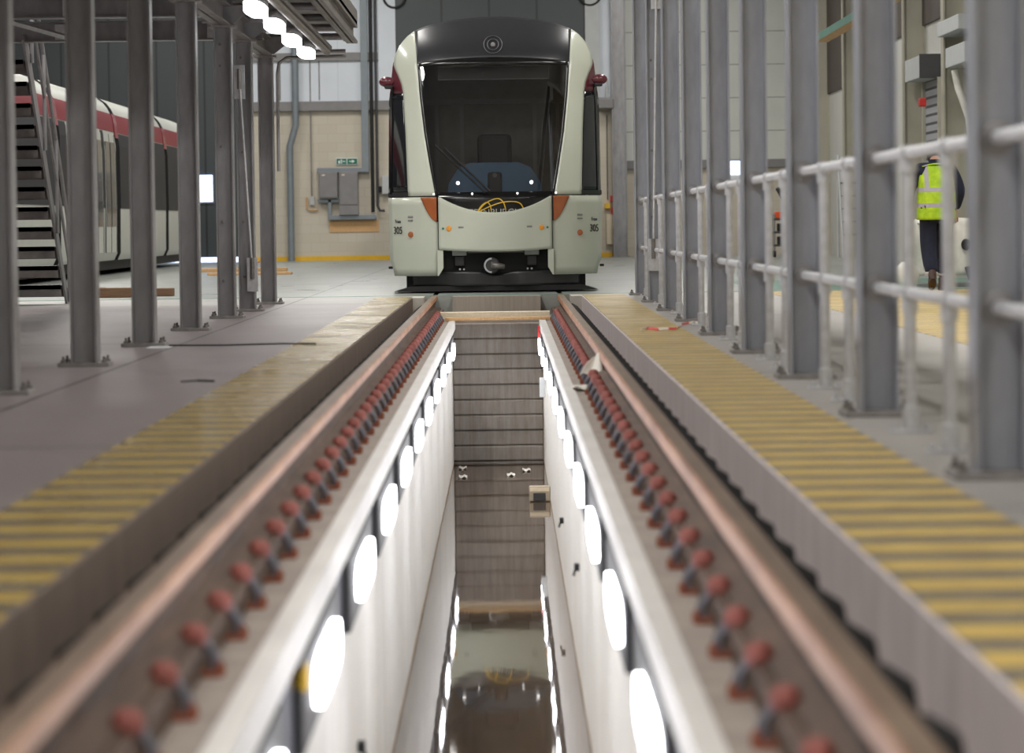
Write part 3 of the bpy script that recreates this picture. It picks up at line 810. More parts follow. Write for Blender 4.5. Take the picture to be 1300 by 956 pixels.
    def text(body, size, loc_, mat, par, name='lettering', rz=0, ext=.002):
        c = bpy.data.curves.new(name, 'FONT'); c.body = body; c.size = size; c.align_x = 'CENTER'; c.extrude = ext
        c.materials.append(mat); tmp = bpy.data.objects.new('tmp', c)
        me = bpy.data.meshes.new_from_object(tmp); bpy.data.objects.remove(tmp); bpy.data.curves.remove(c)
        if not me.materials: me.materials.append(mat)
        o = bpy.data.objects.new(name, me); COL.objects.link(o); o.parent = par
        o.location = loc_; o.rotation_euler = (PI/2, 0, rz); return o
    text('EDINBURGH', .115, (0, -.008, .955), P['text_light'], t)
    ang = math.atan2(F(1.26, .8)-F(1.16, .8), .10)
    text('Tram', .06, (1.235, F(1.235, .9, .045), .875), P['text_dark'], t, rz=ang)
    text('305', .13, (1.235, F(1.235, .8, .045), .74), P['text_dark'], t, rz=ang)
    text('Tram', .06, (-1.215, F(1.215, .9, .045), .875), P['text_dark'], t, rz=-ang)
    text('305', .13, (-1.215, F(1.215, .8, .045), .74), P['text_dark'], t, rz=-ang)
    # thin bent orange loops in front of the fascia
    for pts in ([(-.22, .99), (-.17, 1.07), (-.10, 1.115), (-.06, 1.08), (-.045, 1.0)],
                [(-.22, .99), (-.12, 1.10), (.02, 1.16), (.10, 1.12), (.14, 1.0)],
                [(-.22, .99), (-.05, 1.07), (.10, 1.115), (.24, 1.12), (.32, 1.09), (.36, 1.01)]):
        P3 = []
        for i in range(len(pts)-1):
            for q in range(5):
                f = q/5; p0 = pts[max(i-1, 0)]; p1 = pts[i]; p2 = pts[i+1]; p3 = pts[min(i+2, len(pts)-1)]
                cr = lambda a, b, c, d: .5*(2*b+(c-a)*f+(2*a-5*b+4*c-d)*f*f+(3*b-a-3*c+d)*f**3)
                P3.append((cr(p0[0], p1[0], p2[0], p3[0]), -.03, cr(p0[1], p1[1], p2[1], p3[1])))
        MB().tube(P3, .007, 6).build('orange_loop', P['yellow_small'], t, smooth=True)
    # wipers
    for a, b in (((-.73, 1.83), (-.12, 1.24)), ((-.62, 1.80), (-.06, 1.25))):
        pts = [(a[0]+(b[0]-a[0])*k/8, F(a[0]+(b[0]-a[0])*k/8, a[1]+(b[1]-a[1])*k/8, .045), a[1]+(b[1]-a[1])*k/8) for k in range(9)]
        MB().tube(pts, .013, 6).build('wiper', P['black'], t)
    # cab interior
    MB().box(-1.18, 1.18, 2.3, 2.34, .9, 3.0).build('cab_bulkhead', simple('cab_bulkhead_grey', (120, 120, 116), .8), t)
    MB().box(-1.1, 1.1, .45, 2.3, .95, 1.0).build('cab_floor', P['black'], t)
    pts = [(-.62, 1.0), (.62, 1.0), (.58, 1.36), (.45, 1.56), (.30, 1.62), (-.30, 1.62), (-.45, 1.56), (-.58, 1.36)]
    dsh = MB().prism(pts, .62, 1.1, 'Y', .04).build('dashboard', P['blue_dash'], t, smooth='auto')
    MB().box(-.09, .09, .56, .64, 1.2, 1.5, .03).build('console_screen', P['grey_dark'], dsh)
    MB().lathe([(.03, 0), (.028, -.02), (.005, -.022)], (0, .56, 1.46), 14, 'Y').build('console_camera', P['grey_mid'], dsh)
    MB().box(-.22, .22, 1.5, 1.62, 1.3, 2.0, .06).build('driver_seat', P['black'], t)
    MB().box(-.7, .7, .62, .70, 2.66, 2.67).box(-.7, .7, .62, .70, 2.82, 2.83).box(-.7, -.69, .62, .70, 2.66, 2.83).box(.69, .70, .62, .70, 2.66, 2.83).build('display_frame', P['grey_mid'], t)
    MB().box(-.69, .69, .66, .72, 2.67, 2.82).build('destination_display', P['grey_dark'], t)
    for xx in (-.78, -.45, .5, .8):
        MB().box(xx, xx+.05, 2.2, 2.28, 1.0, 2.5).build('cab_rail', P['grey_mid'], t)
    MB().box(-.9, .9, 2.2, 2.28, 2.42, 2.48).build('cab_rail', P['grey_mid'], t)
    # headlamps low on the fascia
    for s in (-1, 1):
        for xx, zz in ((.455, 1.36), (.28, 1.225), (.755, 1.225)):
            r = .022 if xx == .455 else .012
            MB().lathe([(r, 0), (r*.9, -.012), (.002, -.015)], (s*xx, F(xx, zz, .012), zz), 12, 'Y').build('marker_light', emis_small, t)
    # recess, coupler, skirt
    MB().box(-.65, .65, .30, .9, .15, .56).build('coupler_recess', P['black'], t)
    cp = MB().lathe([(.03, -.02), (.085, -.02), (.10, .0), (.10, .08), (.05, .10), (.05, .3)], (-.05, 0, .335), 20, 'Y').build('coupler', P['grey_dark'], t, smooth='auto')
    MB().tube([(-.05, -.03, .335), (.02, -.05, .33), (.11, -.04, .32)], [.05, .04, .03], 10).build('coupler_hook', P['bolt'], cp, smooth=True)
    mb = MB(); mb.tube([(-.05+.085*math.cos(a*PI/10), -.03, .335+.085*math.sin(a*PI/10)) for a in range(5, 16)], .012, 6).build('coupler_ring', P['tube'], cp)
    for s in (-1, 1):
        MB().box(s*.45-.09, s*.45+.09, .15, .3, .46, .53, .008).build('buffer_bracket', P['grey_light'], t)
        MB().box(s*.45-.06, s*.45+.06, .2, .32, .33, .45, .008).build('bracket_plate', P['grey_dark'], t)
        for dx in (-.025, .025):
            MB().lathe([(.014, 0), (.012, -.015), (.002, -.016)], (s*.42+dx, .14, .29), 8, 'Y').build('bolt', P['tube'], t)
    MB().box(-.35, .35, .2, .3, .49, .505).build('cross_bar', P['grey_mid'], t)
    def f(u, v):
        x_ = -1.04+2.08*u; zt_ = .262-.05*math.exp(-((abs(x_)-0)/.16)**2)-.0*abs(x_)
        return Vector((x_, .10+.35*(abs(x_)/1.04)**4+.03*math.cos(x_*9), .085+(zt_-.085)*v))
    MB().grid(f, 60, 6).build('snow_plough', P['skirt'], t, smooth=True, solid=.03)
    MB().box(-1.12, 1.12, .45, 1.2, .06, .24).build('front_underframe', P['black'], t)
    MB().prism([(-1.27, .02), (1.27, .02), (1.05, .085), (-1.05, .085)], .12, .9).build('ground_shadow_strip', P['black'], t)  # black strip standing in for the ground shadow and low plates
    return t
emis_small = emis('small_white_light', (255, 255, 255), 3)
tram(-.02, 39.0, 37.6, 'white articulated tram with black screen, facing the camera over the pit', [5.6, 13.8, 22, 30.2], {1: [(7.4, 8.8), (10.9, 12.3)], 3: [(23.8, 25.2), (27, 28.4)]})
tram(-8.48, 29.0, 44.6, 'white and red tram parked behind the left columns, seen from its side', [6.1, 14.2, 22.3, 30.3, 38.8], {1: [(7.6, 9), (11.4, 12.8)], 3: [(23.4, 24.8), (26.4, 28.0), (28.3, 29.9)], 5: [(43.0, 44.0)]}, detail=False)

# ------------------------------------------------------------------ left floor things
def tmb(x0, x1, y0, y1, h, mat, label, name='timber_block'):
    t = MB().box(x0, x1, y0, y1, 0, h, .008).build(name, M[mat]); tag(t, label, 'timber')
s_ = 100
tmb(-5.1, -4.45, 38.9, 39.1, .12, 'timber_d', 'brown timber block lying between the second and third left columns')
tmb(-4.35, -4.05, 39.3, 39.5, .10, 'timber_d', 'short brown timber block between the third and fourth left columns')
tmb(-5.75, -5.1, 40.8, 41.0, .09, 'timber_d', 'brown timber behind the foot of the metal stair')
tmb(-5.9, -4.1, 60.5, 60.8, .07, 'timber_o', 'long thin timber on the floor near the left back wall', 'timber_plank')
tmb(-5.2, -3.7, 56.0, 56.25, .05, 'timber_o', 'long thin timber lying in front of the other near the back wall', 'timber_plank')
t = empty('traffic_cone', (-6.0, 75.5, 0)); tag(t, 'orange traffic cone by the left back wall', 'traffic cone')
MB().lathe([(.15, .03), (.105, .25), (.06, .55), (.03, .74), (.025, .75)], (0, 0, 0), 20).build('cone_body', M['orange'], t, smooth='auto')
MB().box(-.2, .2, -.2, .2, 0, .03, .008).build('cone_base', M['orange'], t)
MB().lathe([(.11, .25), (.074, .48), (.072, .481)], (0, 0, 0), 20).build('cone_sleeve', M['sign_white'], t, smooth='auto')
t = MB().tube([(-2.3, 22.4, .012), (-1.9, 22.3, .012), (-1.5, 22.45, .012), (-1.25, 22.35, .012)], .006, 6).build('floor_streak', M['black'], smooth='auto'); tag(t, 'short thin dark streak across the left floor beside the third column', 'cable')  # thin dark tube standing in for a wet streak
t = MB().box(-2.44, -2.28, 22.2, 22.5, 0, .004).build('paper_sheet', M['sign_white']); tag(t, 'white paper lying on the floor by the third left column', 'paper')
t = MB().tube([(-1.68, 17.2, .006), (-1.6, 17.3, .006), (-1.5, 17.2, .006)], .006, 6).build('floor_debris', M['grey_dark']); tag(t, 'small dark strip on the left floor beside the hatched strip', 'litter')
# barrier tape
t = MB(); pts = [(1.12, 24.1), (1.2, 24.6), (1.28, 24.3), (1.42, 24.5), (1.5, 25.4), (1.62, 25.9), (1.74, 25.7), (1.85, 25.2)]
for i in range(len(pts)-1):
    (xa, ya), (xb, yb) = pts[i], pts[i+1]; dx, dy = xb-xa, yb-ya; L = math.hypot(dx, dy); nx, ny = -dy/L*.04, dx/L*.04
    v = [t.b.verts.new(p) for p in ((xa, ya, .008), (xb, yb, .008), (xb+.02, yb+.14, .02), (xa+.02, ya+.14, .02))]; t.b.faces.new(v)
o = t.build('barrier_tape', M['tape'], solid=.006); tag(o, 'red and white barrier tape lying between the fifth and sixth right columns', 'barrier tape')

# ------------------------------------------------------------------ back wall things
def bx(name, mat, x0, x1, z0, z1, d0, d1, par=None, bev=.01): return MB().box(x0, x1, BY-d1, BY-d0, z0, z1, bev).build(name, M[mat], par)
def X(p): return (p-641)/51.1+.1
def Z(p): return .84+(287.6-p)/51.1
t = bx('electrical_cabinet', 'grey_mid', X(406), X(430), Z(252), Z(218), 0, .25); tag(t, 'grey electrical cabinet on the back wall, smaller left one of two', 'cabinet'); bx('cabinet_door', 'grey_mid', X(407), X(429), Z(250.5), Z(219.5), .25, .27, t); bx('cabinet_label', 'timber', X(410), X(414), Z(223), Z(221.5), .27, .275, t, 0)
t = bx('electrical_cabinet', 'grey_mid', X(431.5), X(456), Z(273), Z(218), .01, .25); tag(t, 'grey electrical cabinet on the back wall, taller right one of two', 'cabinet'); bx('cabinet_door', 'grey_mid', X(432.5), X(455), Z(260), Z(219.5), .25, .27, t); bx('cabinet_label', 'timber', X(435), X(439), Z(223), Z(221.5), .27, .275, t, 0)
t = empty('cable_trunking', (0, BY, 0)); tag(t, 'grey cable trunking framing the cabinets and rising up the wall', 'trunking')
for a in [(X(404), X(462), Z(219), Z(213)), (X(461), X(470), Z(219), 8.5), (X(417), X(421.5), Z(273), Z(253)), (X(417), X(478), Z(279), Z(273)), (X(404), X(431), Z(257), Z(252.5))]:
    MB().box(a[0], a[1], -.17, -.065, a[2], a[3], .01).build('trunking_run', M['trunking'], t)
def tubeobj(pts, r, name, mat, label, cat, group=None):
    t = MB().tube(pts, r, 14).build(name, M[mat], smooth='auto'); tag(t, label, cat, group); return t
tubeobj([(X(378), BY-.2, 8.6), (X(378), BY-.2, Z(158)), (X(370), BY-.2, Z(185)), (X(370), BY-.2, .0)], .085, 'duct_pipe', 'trunking', 'wide grey pipe with a kink running down the left back wall', 'pipe')
tubeobj([(X(474), BY-.16, 8.6), (X(474), BY-.16, Z(270))], .045, 'cable_conduit', 'black', 'dark conduit left of two beside the cabinets', 'conduit')
tubeobj([(X(480), BY-.16, 8.6), (X(480), BY-.16, Z(262)), (X(483), BY-.16, Z(268)), (X(489), BY-.16, Z(268))], .035, 'cable_conduit', 'grey_dark', 'dark conduit right of two beside the cabinets', 'conduit')
tubeobj([(X(396.5), BY-.06, 5.0), (X(396.5), BY-.06, Z(250))], .016, 'thin_conduit', 'grey_mid', 'thin conduit dropping to a small socket on the back wall', 'conduit')
tubeobj([(X(408), BY-.06, 5.0), (X(408), BY-.06, Z(127))], .016, 'thin_conduit', 'grey_mid', 'short thin conduit on the white upper back wall', 'conduit')
tubeobj([(X(358), BY-.06, 5.0), (X(358), BY-.06, Z(127))], .022, 'thin_conduit', 'grey_mid', 'short thin conduit at the left end of the white upper wall', 'conduit')
t = bx('wall_socket', 'grey_light', X(394), X(400), Z(260), Z(249), 0, .08); tag(t, 'small socket under the thin conduit on the back wall', 'socket'); MB().tube([(X(390), BY-.05, Z(250)), (X(390), BY-.05, Z(264)), (X(394), BY-.05, Z(266)), (X(404), BY-.05, Z(266))], .02, 8).build('socket_cable', M['timber_o'], t)
t = bx('wall_box', 'grey_light', X(486), X(499), Z(247), Z(224), 0, .2); tag(t, 'light grey wall box beside the left edge of the tram', 'box'); bx('switch', 'black', X(481), X(486), Z(245), Z(237), 0, .1, t)
t = bx('mounting_board', 'timber_o', X(418), X(481), Z(295), Z(279.5), 0, .02); tag(t, 'tan backing board on the wall below the cabinets', 'board')
t = empty('exit_sign', (X(441.5), BY-.03, Z(205))); tag(t, 'green and white emergency exit sign above the cabinets', 'sign')
MB().box(-.27, .27, -.01, .03, -.085, .085, .003).build('sign_panel', M['sign_white'], t)
MB().box(-.255, -.01, -.016, -.008, -.07, .07).build('sign_field', M['green_sign'], t)
MB().box(.01, .255, -.016, -.008, -.07, .07).build('sign_field', M['green_sign'], t)
mb = MB(); mb.box(-.21, -.17, -.022, -.014, -.05, .02).box(-.15, -.12, -.022, -.014, -.05, .05).box(-.1, -.04, -.022, -.014, -.012, .012); mb.build('running_figure', M['sign_white'], t)
MB().prism([(.06, -.012), (.13, -.012), (.13, -.045), (.2, 0), (.13, .045), (.13, .012), (.06, .012)], -.022, -.014).build('arrow', M['sign_white'], t)
# hall steel columns on the back wall
def hall_col(x0, x1, label, mat='galv'):
    t = empty('building_column', ((x0+x1)/2, BY-.32, 0)); ibeam(MB(), x1-x0, .26, 0, 9.2, .02, .014).build('column_shaft', M[mat], t)
    MB().box(-(x1-x0)*.62, (x1-x0)*.62, -.16, .14, 0, .03).build('base_plate', M['plate'], t); tag(t, label, 'steel column', None, 'thing')
hall_col(X(778), X(796), 'tall building column on the back wall right of the tram')
t = empty('cooling_fan', (X(770), BY-.3, Z(134))); tag(t, 'grey wall bracket unit beside the right shoulder of the tram', 'wall unit')
MB().box(-.25, .2, -.2, .3, -.18, .08, .03).build('unit_body', M['grey_mid'], t); MB().tube([(.05, 0, .05), (.05, 0, .55)], .03, 8).build('unit_pipe', M['grey_light'], t)
t = empty('hose_reel', (X(775), BY-.1, Z(266))); tag(t, 'red and yellow controls on the wall right of the tram', 'controls')
MB().box(-.14, .0, -.05, .1, -.06, .08, .01).build('yellow_box', M['yellow_small'], t)
MB().lathe([(.03, -.1), (.12, -.1), (.12, .0), (.03, .02)], (.12, 0, -.12), 16, 'Y').build('red_reel', M['red_plain'], t)
MB().box(-.0, .08, -.06, .1, .1, .26, .01).build('red_switch', M['red_plain'], t)
MB().box(-.1, .1, -.03, .1, -.95, -.2, .01).build('lower_board', M['timber'], t)
tubeobj([(X(772), BY-.05, Z(150)), (X(772), BY-.05, Z(258))], .014, 'thin_conduit', 'grey_dark', 'thin dark conduit above the red controls', 'conduit')
tubeobj([(X(793), 45, 1.15), (X(795), 45, .9), (X(797), 45, .55), (X(791), 45, .1)], .03, 'hanging_hose', 'grey_light', 'pale hose hanging beside the farthest right column', 'hose').location.x = -.35
# ring cables at top left/right of the back door
for xx, lb in ((X(505), 'loop of black cable above the left shoulder of the tram'), (X(752), 'loop of black cable above the right shoulder of the tram')):
    mb = MB(); mb.tube([(xx+.27*math.cos(a*PI/12), BY-.15, Z(-2)+.27*math.sin(a*PI/12)) for a in range(25)], .03, 8, cap=False)
    t = mb.build('cable_loop', M['black'], smooth=True); tag(t, lb, 'cable', 'cable loops over the dark door')

# ------------------------------------------------------------------ right side things
# roller shutter with canopy on side wall
t = empty('roller_shutter', (XR, 57.6, 0)); tag(t, 'grey slatted roller shutter on the right wall with a pale canopy box', 'roller shutter')
MB().box(-.06, -.01, -1.0, 1.0, 0, 3.4).build('shutter_curtain', M['shutter'], t)
MB().box(-.42, 0, -.95, 1.15, 3.38, 3.78, .01).build('shutter_canopy', M['grey_light'], t)
MB().box(-.43, 0, -.97, -.945, 3.36, 3.80).build('canopy_end', M['grey_dark'], t)
MB().box(-.12, 0, 1.0, 1.1, 0, 3.38).build('guide_rail', M['cream_steel'], t)
MB().box(-.12, 0, -1.1, -1.0, 0, 3.38).build('guide_rail', M['cream_steel'], t)
t = MB().box(XR-.46, XR-.34, 56.4, 56.6, 2.85, 3.0, .02).build('alarm_box', M['red_plain']); tag(t, 'small red alarm box by the shutter on the right wall', 'alarm box')
tubeobj([(XR-.05-.3, 62.3, 4.45), (XR-.35, 62.3, 3.9), (XR-.5, 62.3, 3.6), (XR-.35, 62.3, 3.3), (XR-.35, 62.3, 1.2)], .035, 'kinked_cable', 'grey_dark', 'dark kinked cable down the right wall behind the third column', 'cable')
t = MB().box(XR-.6, XR, 50.6, 53.0, 3.88, 4.12, .01).build('wall_duct', M['grey_light']); tag(t, 'upper of two pale ducts high on the right wall', 'duct')
t = MB().box(XR-.5, XR, 50.6, 52.8, 3.35, 3.68, .01).build('wall_duct', M['grey_light']); tag(t, 'lower of two pale ducts high on the right wall', 'duct')
tubeobj([(XR-.42, 52.3, 3.3), (XR-.36, 52.3, 3.0), (XR-.2, 52.2, 2.5), (XR-.12, 52.1, 1.6)], .06, 'wall_hose', 'plastic_white', 'white flexible hose under the ducts on the right wall', 'hose')
t = MB().box(5.4, 5.62, 36, 53.6, 3.86, 3.98).box(5.48, 5.54, 38, 38.06, 3.97, 9.19).box(5.48, 5.54, 44, 44.06, 3.97, 9.19).build('overhead_toe_board', None, mats=[M['teal'], M['timber_o']], fidx=lambda f: 1 if f.normal.z < -.5 else 0); tag(t, 'teal and yellow overhead edge board high at right', 'edge board')

# person
def skin_obj(name, verts, edges, radii, mat, parent, sub=2, root=0, flat=None):
    me = bpy.data.meshes.new(name); me.from_pydata(verts, edges, []); me.materials.append(mat)
    o = bpy.data.objects.new(name, me); COL.objects.link(o); o.parent = parent
    md = o.modifiers.new('skin', 'SKIN'); md.use_smooth_shade = True
    sv = me.skin_vertices[0].data
    for i, r in enumerate(radii):
        sv[i].radius = r if isinstance(r, tuple) else (r, r); sv[i].use_root = (i == root)
    md = o.modifiers.new('sub', 'SUBSURF'); md.levels = sub; md.render_levels = sub
    return o
pr = empty('person', (5.10, 36.5, 0), 0); tag(pr, 'person in yellow high visibility vest and navy clothes walking away behind the handrail', 'person')
J = dict(pel=(0, 0, .93), sp=(0, .02, 1.12), ch=(0, .05, 1.32), nk=(0, .09, 1.48), hd=(0, .15, 1.60), ht=(0, .17, 1.68),
         hl=(-.10, 0, .90), kl=(-.105, -.02, .50), al=(-.085, -.19, .20), tl=(-.085, -.19, .13),
         hr=(.10, 0, .90), kr=(.10, .16, .50), ar=(.09, .20, .12), tr=(.09, .20, .06),
         sl=(-.19, .06, 1.42), el=(-.30, .05, 1.16), wl=(-.29, .20, .95), sr=(.19, .06, 1.42), er=(.285, 0, 1.16), wr=(.24, .12, .95))
names = list(J); idx = {n: i for i, n in enumerate(names)}
E = [('pel', 'sp'), ('sp', 'ch'), ('ch', 'nk'), ('nk', 'hd'), ('hd', 'ht'), ('pel', 'hl'), ('hl', 'kl'), ('kl', 'al'), ('al', 'tl'), ('pel', 'hr'), ('hr', 'kr'), ('kr', 'ar'), ('ar', 'tr'), ('ch', 'sl'), ('sl', 'el'), ('el', 'wl'), ('ch', 'sr'), ('sr', 'er'), ('er', 'wr')]
R = dict(pel=(.14, .10), sp=(.13, .09), ch=(.15, .10), nk=.055, hd=(.075, .09), ht=(.06, .07), hl=.085, kl=.055, al=.038, tl=.035, hr=.085, kr=.055, ar=.038, tr=.03, sl=.06, el=.042, wl=.03, sr=.06, er=.042, wr=.03)
verts = [J[n] for n in names]; edges = [(idx[a], idx[b]) for a, b in E]; rad = [R[n] for n in names]
# hands: palm + fingers
for s, w in ((-1, 'wl'), (1, 'wr')):
    wx, wy, wz = J[w]; pi_ = len(verts)
    verts.append((wx, wy+.03, wz-.07)); edges.append((idx[w], pi_)); rad.append((.03, .016))
    for k in range(4):
        L = [.065, .075, .07, .055][k]
        a = len(verts); verts.append((wx+(k-1.5)*.018*1.0, wy+.04, wz-.10)); verts.append((wx+(k-1.5)*.019, wy+.055, wz-.10-L*.55)); verts.append((wx+(k-1.5)*.019, wy+.085, wz-.10-L*.9))
        edges += [(pi_, a), (a, a+1), (a+1, a+2)]; rad += [.0095, .009, .0075]
    a = len(verts); verts.append((wx-s*.04, wy+.03, wz-.05)); verts.append((wx-s*.05, wy+.06, wz-.09)); edges += [(pi_, a), (a, a+1)]; rad += [.012, .009]
body = skin_obj('body', verts, edges, rad, M['skin'], pr, 2)
# trousers
tn = ['pel', 'hl', 'kl', 'al', 'hr', 'kr', 'ar']
tj = dict(J); tj['al'] = (-.085, -.185, .19); tj['ar'] = (.092, .195, .14)
skin_obj('trousers', [tj[n] for n in tn], [(0, 1), (1, 2), (2, 3), (0, 4), (4, 5), (5, 6)], [(.165, .11), .125, .098, .085, .125, .098, .085], M['navy'], pr)
jn = ['pel', 'sp', 'ch', 'nk', 'sl', 'el', 'wl', 'sr', 'er', 'wr']
skin_obj('jacket', [J[n] for n in jn], [(0, 1), (1, 2), (2, 3), (2, 4), (4, 5), (5, 6), (2, 7), (7, 8), (8, 9)], [(.13, .09), (.15, .105), (.175, .125), .07, .078, .062, .05, .078, .062, .05], M['navy'], pr)
def vf(u, v):
    a = 2*PI*u; z = .83+.62*v
    w = .212+.01*math.cos(PI*v)-(.05*max(0, v-.8)/.2)*1.0; d = .205-.095*max(0, (v-.5)/.5)
    x_ = w*math.copysign(abs(math.cos(a))**.75, math.cos(a)); y_ = d*math.copysign(abs(math.sin(a))**.8, math.sin(a))
    fold = .007*math.sin(9*a+6*v)*(1-v)
    return Vector((x_*(1+fold*3), y_*(1+fold*4)+.0+.07*v, z))
MB().grid(vf, 40, 20).build('vest', M['vest'], pr, smooth=True, solid=.008)
def sh(u, v):
    a = -1+2*u; return Vector((a*.17, .03+.09*v+.0, 1.43+.045*math.cos(a*1.4)-.02*abs(2*v-1)))
MB().grid(lambda u, v: Vector(((2*u-1)*.165, -.03+.20*v, 1.445+.05*math.cos((2*u-1)*1.5)*math.sin(PI*(.15+.7*v)))), 14, 8).build('vest_shoulder', M['vest'], pr, smooth=True, solid=.012)
for c, nrm in (((-.097, -.115, .27), 0), ((-.092, -.145, .21), 0), ((.096, .19, .27), 0), ((.094, .195, .2), 0)):
    MB().lathe([(.074, -.02), (.079, -.012), (.079, .012), (.074, .02)], c, 20).build('reflective_band', M['reflective'], pr, smooth='auto')
for c, rx_ in (((-.085, -.13, .0), math.radians(-38)), ((.09, .27, .0), 0)):
    mb = MB(); mb.lathe([(.03, .0), (.045, .012), (.047, .05), (.04, .09), (.02, .105)], (0, 0, 0), 18, 'Z', 2.6)
    mb.lathe([(.045, .05), (.05, .14), (.045, .16)], (0, -.06, 0), 16)
    o = mb.build('boot', M['boot'], pr, c, smooth='auto'); o.rotation_euler = (rx_, 0, 0)
    o.location = (-.085, -.225, .075) if rx_ else (.09, .26, 0)
MB().lathe([(.062, -.135), (.088, -.06), (.096, .0), (.088, .05), (.055, .085), (.01, .098)], (0, .15, 1.615), 20).build('hair', M['hair'], pr, smooth=True)
MB().lathe([(.07, 0), (.078, .04), (.072, .075)], (0, .085, 1.455), 18).build('collar', M['navy'], pr, smooth='auto')
# face (towards +Y) small features
for s in (-1, 1):
    MB().lathe([(.004, -.02), (.022, -.015), (.022, .01), (.004, .015)], (s*.092, .165, 1.60), 10, 'X').build('ear', M['skin'], pr, smooth=True)
    MB().lathe([(.002, 0), (.011, .004), (.011, .01), (.002, .014)], (s*.03, .245, 1.605), 10, 'Y').build('eye', M['sign_white'], pr, smooth=True)
MB().tube([(0, .24, 1.61), (0, .262, 1.575), (0, .245, 1.57)], [.008, .013, .008], 8).build('nose', M['skin'], pr, smooth=True)
MB().tube([(-.022, .242, 1.545), (0, .25, 1.543), (.022, .242, 1.545)], .005, 6).build('mouth', M['maroon'], pr, smooth=True)

# bulky white fairing next to the person
t = empty('plastic_fairing', (5.86, 39.2, 0)); tag(t, 'dirty white moulded fairing with a dark round hole, beside the walking person', 'fairing')
def ff(u, v):
    a = u*PI*1.0; z = .12+.70*v
    w = .75-.10*v; bulge = 1+.12*math.sin(PI*v)
    x_ = -w*math.cos(a)*bulge+.05*math.sin(6*v); y_ = -.45*math.sin(a)*bulge*(1-.25*v)
    return Vector((x_+.02*math.sin(7*u+3*v), y_, z+.03*math.sin(5*u)))
MB().grid(ff, 28, 12).build('fairing_shell', M['plastic_white'], t, smooth=True, solid=.03)
MB().box(-.66, .66, -.36, .1, .78, .80, .008).build('fairing_top', M['plastic_white'], t)
MB().lathe([(.055, -.02), (.06, .0), (.05, .03)], (-.10, -.49, .52), 16, 'Y', 1.2).build('round_hole', M['black'], t)
MB().tube([(-.1, -.52, .16), (.25, -.56, .26), (.7, -.5, .32)], .085, 12).build('dark_hose', M['grey_dark'], t, smooth=True)
MB().box(-.85, .8, -.5, .2, .0, .05, .01).build('pallet', M['grey_mid'], t)
t = MB().lathe([(.02, 0), (.11, .03), (.15, .14), (.13, .26), (.07, .32), (.01, .33)], (0, 0, 0), 18).build('white_sack', M['plastic_white'], None, (4.93, 37.9, 0), smooth=True); tag(t, 'small slumped white sack by the walking person\'s feet', 'sack')

# workshop trolley and mobile steps near the right back
t = empty('tool_trolley', (6.6, 73, 0)); tag(t, 'dark tool trolley with shelves near the back wall at right', 'trolley')
for z in (.25, .55, .85): MB().box(-.3, .3, -.3, .3, z, z+.05, .01).build('shelf', M['grey_dark'], t)
for sx in (-.28, .28):
    for sy in (-.28, .28):
        MB().tube([(sx, sy, .08), (sx, sy, 1.0)], .02, 8).build('upright', M['grey_mid'], t); MB().lathe([(.02, -.03), (.075, -.025), (.075, .025), (.02, .03)], (sx, sy, .075), 14, 'X').build('wheel', M['black'], t)
MB().box(-.25, .2, -.25, .2, .9, 1.05, .02).build('red_tray', M['orange'], t)
MB().tube([(-.2, -.25, 1.6), (-.05, -.2, 1.35), (.15, -.2, 1.05)], .06, 10).build('tool_bag', M['black'], t, smooth=True)
for z in (.3, .6): MB().box(-.2, .15, -.27, .1, z, z+.18, .02).build('tool_case', M['black'], t)
t = empty('mobile_steps', (7.45, 66, 0)); tag(t, 'grey mobile steps with dark treads near the right back corner', 'steps')
for k in range(6): MB().box(-.3, .3, .3-.12*k-.1, .3-.12*k+.1, 1.9-.27*k-.03, 1.9-.27*k, .004).build('tread', M['grey_dark'], t)
for sx in (-.32, .32):
    MB().tube([(sx, .42, 2.2), (sx, -.55, .05)], .025, 8).build('side_frame', M['grey_light'], t); MB().tube([(sx, .42, 2.2), (sx, .5, .05)], .025, 8).build('rear_leg', M['grey_light'], t)
t = empty('floor_pump', (7.3, 62.2, 0)); tag(t, 'dark machine with a red top in front of the mobile steps', 'machine')
MB().box(-.12, .12, -.1, .1, .1, .8, .02).build('machine_body', M['black'], t); MB().box(-.2, .2, -.14, .14, .8, .95, .03).build('machine_top', M['red_plain'], t)
MB().box(-.2, .2, -.2, .2, 0, .1, .02).build('machine_base', M['black'], t)

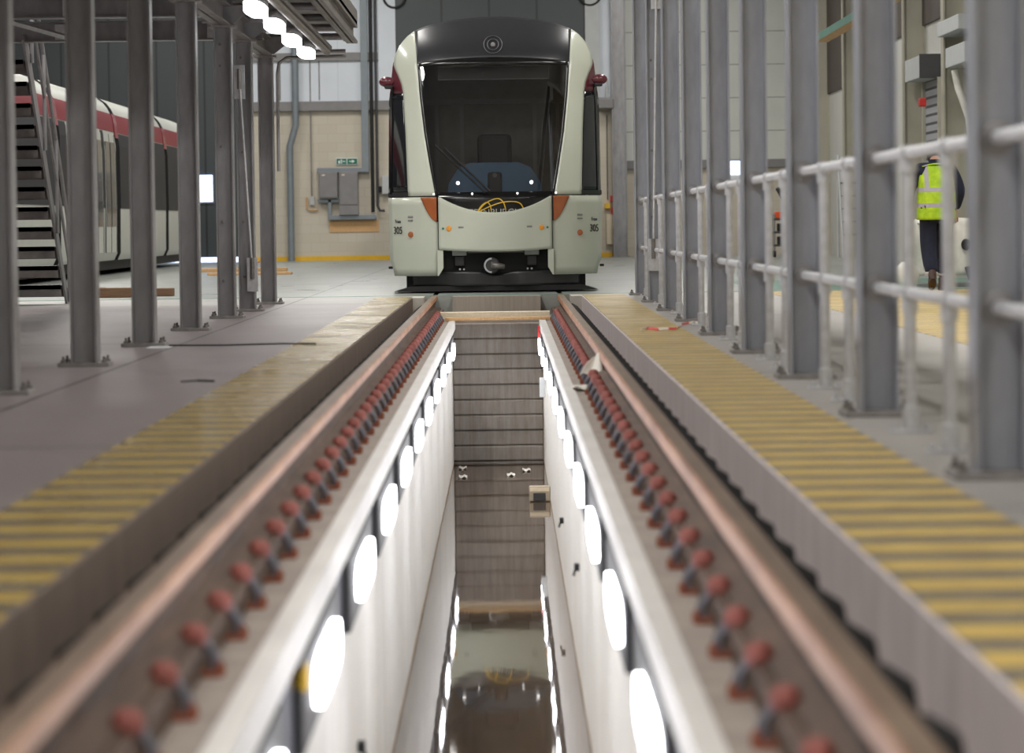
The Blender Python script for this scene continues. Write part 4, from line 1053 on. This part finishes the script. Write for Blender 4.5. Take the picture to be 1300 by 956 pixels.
# ------------------------------------------------------------------ lights
def area(loc_, sx, sy, power, col=(1, .97, .93), rot=(0, 0, 0)):
    l = bpy.data.lights.new('light', 'AREA'); l.shape = 'RECTANGLE'; l.size = sx; l.size_y = sy; l.energy = power; l.color = col
    o = bpy.data.objects.new('hall_light', l); COL.objects.link(o); o.location = loc_; o.rotation_euler = rot; return o
def bay(x, y, p, lb=None):
    area((x, y, 8.78), 1.0, 3.2, p)
n = 0
for y in (-8, 2, 12, 22, 32, 42, 52, 62, 72):
    for x in (-9, -3.2, 3.6):  # ceiling lights out of view, added to illuminate the hall
        t = empty('added_hall_light', (x, y, 8.8)); MB().box(-.6, .6, -1.7, 1.7, .01, .14, .02).build('light_housing', M['grey_light'], t)
        MB().tube([(0, -1.2, .14), (0, -1.2, .4)], .02, 6).tube([(0, 1.2, .14), (0, 1.2, .4)], .02, 6).build('hanger', M['galv'], t)
        tag(t, 'unseen long white ceiling light added to light the hall', 'ceiling light', 'added ceiling lights'); n += 1
        area((x, y, 8.79), 1.1, 3.3, 430 if y < 40 else 300)

w = bpy.data.worlds.new('world'); S.world = w; w.use_nodes = True
w.node_tree.nodes['Background'].inputs[0].default_value = (.6, .68, .8, 1); w.node_tree.nodes['Background'].inputs[1].default_value = .3

# ------------------------------------------------------------------ camera
FP = 4000.0
cam = bpy.data.cameras.new('camera'); co = bpy.data.objects.new('camera', cam); COL.objects.link(co); S.camera = co
cam.sensor_width = 36; cam.sensor_fit = 'HORIZONTAL'; cam.lens = FP*36/1300
cam.shift_y = -45/1300
cam.clip_start = .1; cam.clip_end = 300
cY = Vector((-9/FP, 148/FP, -1)).normalized()
roll = math.radians(.75)
cX = Vector((math.cos(roll), math.sin(roll), 0)); cX = (cX-cY*cX.dot(cY)).normalized()
cZ = cX.cross(cY)
Mx = Matrix((cX, cY, cZ)).transposed()       # columns
R3 = Mx.transposed()
co.matrix_world = Matrix.Translation((.1, 0, .84)) @ R3.to_4x4()
cam.dof.use_dof = True; cam.dof.focus_distance = 37.0; cam.dof.aperture_fstop = 3.0

S.view_settings.view_transform = 'Standard'; S.view_settings.look = 'None'; S.view_settings.gamma = 1; S.view_settings.use_curve_mapping = False
S.view_settings.exposure = 0.08
S.cycles.use_denoising = True
S.cycles.max_bounces = 8; S.cycles.transparent_max_bounces = 8; S.cycles.sample_clamp_indirect = 6
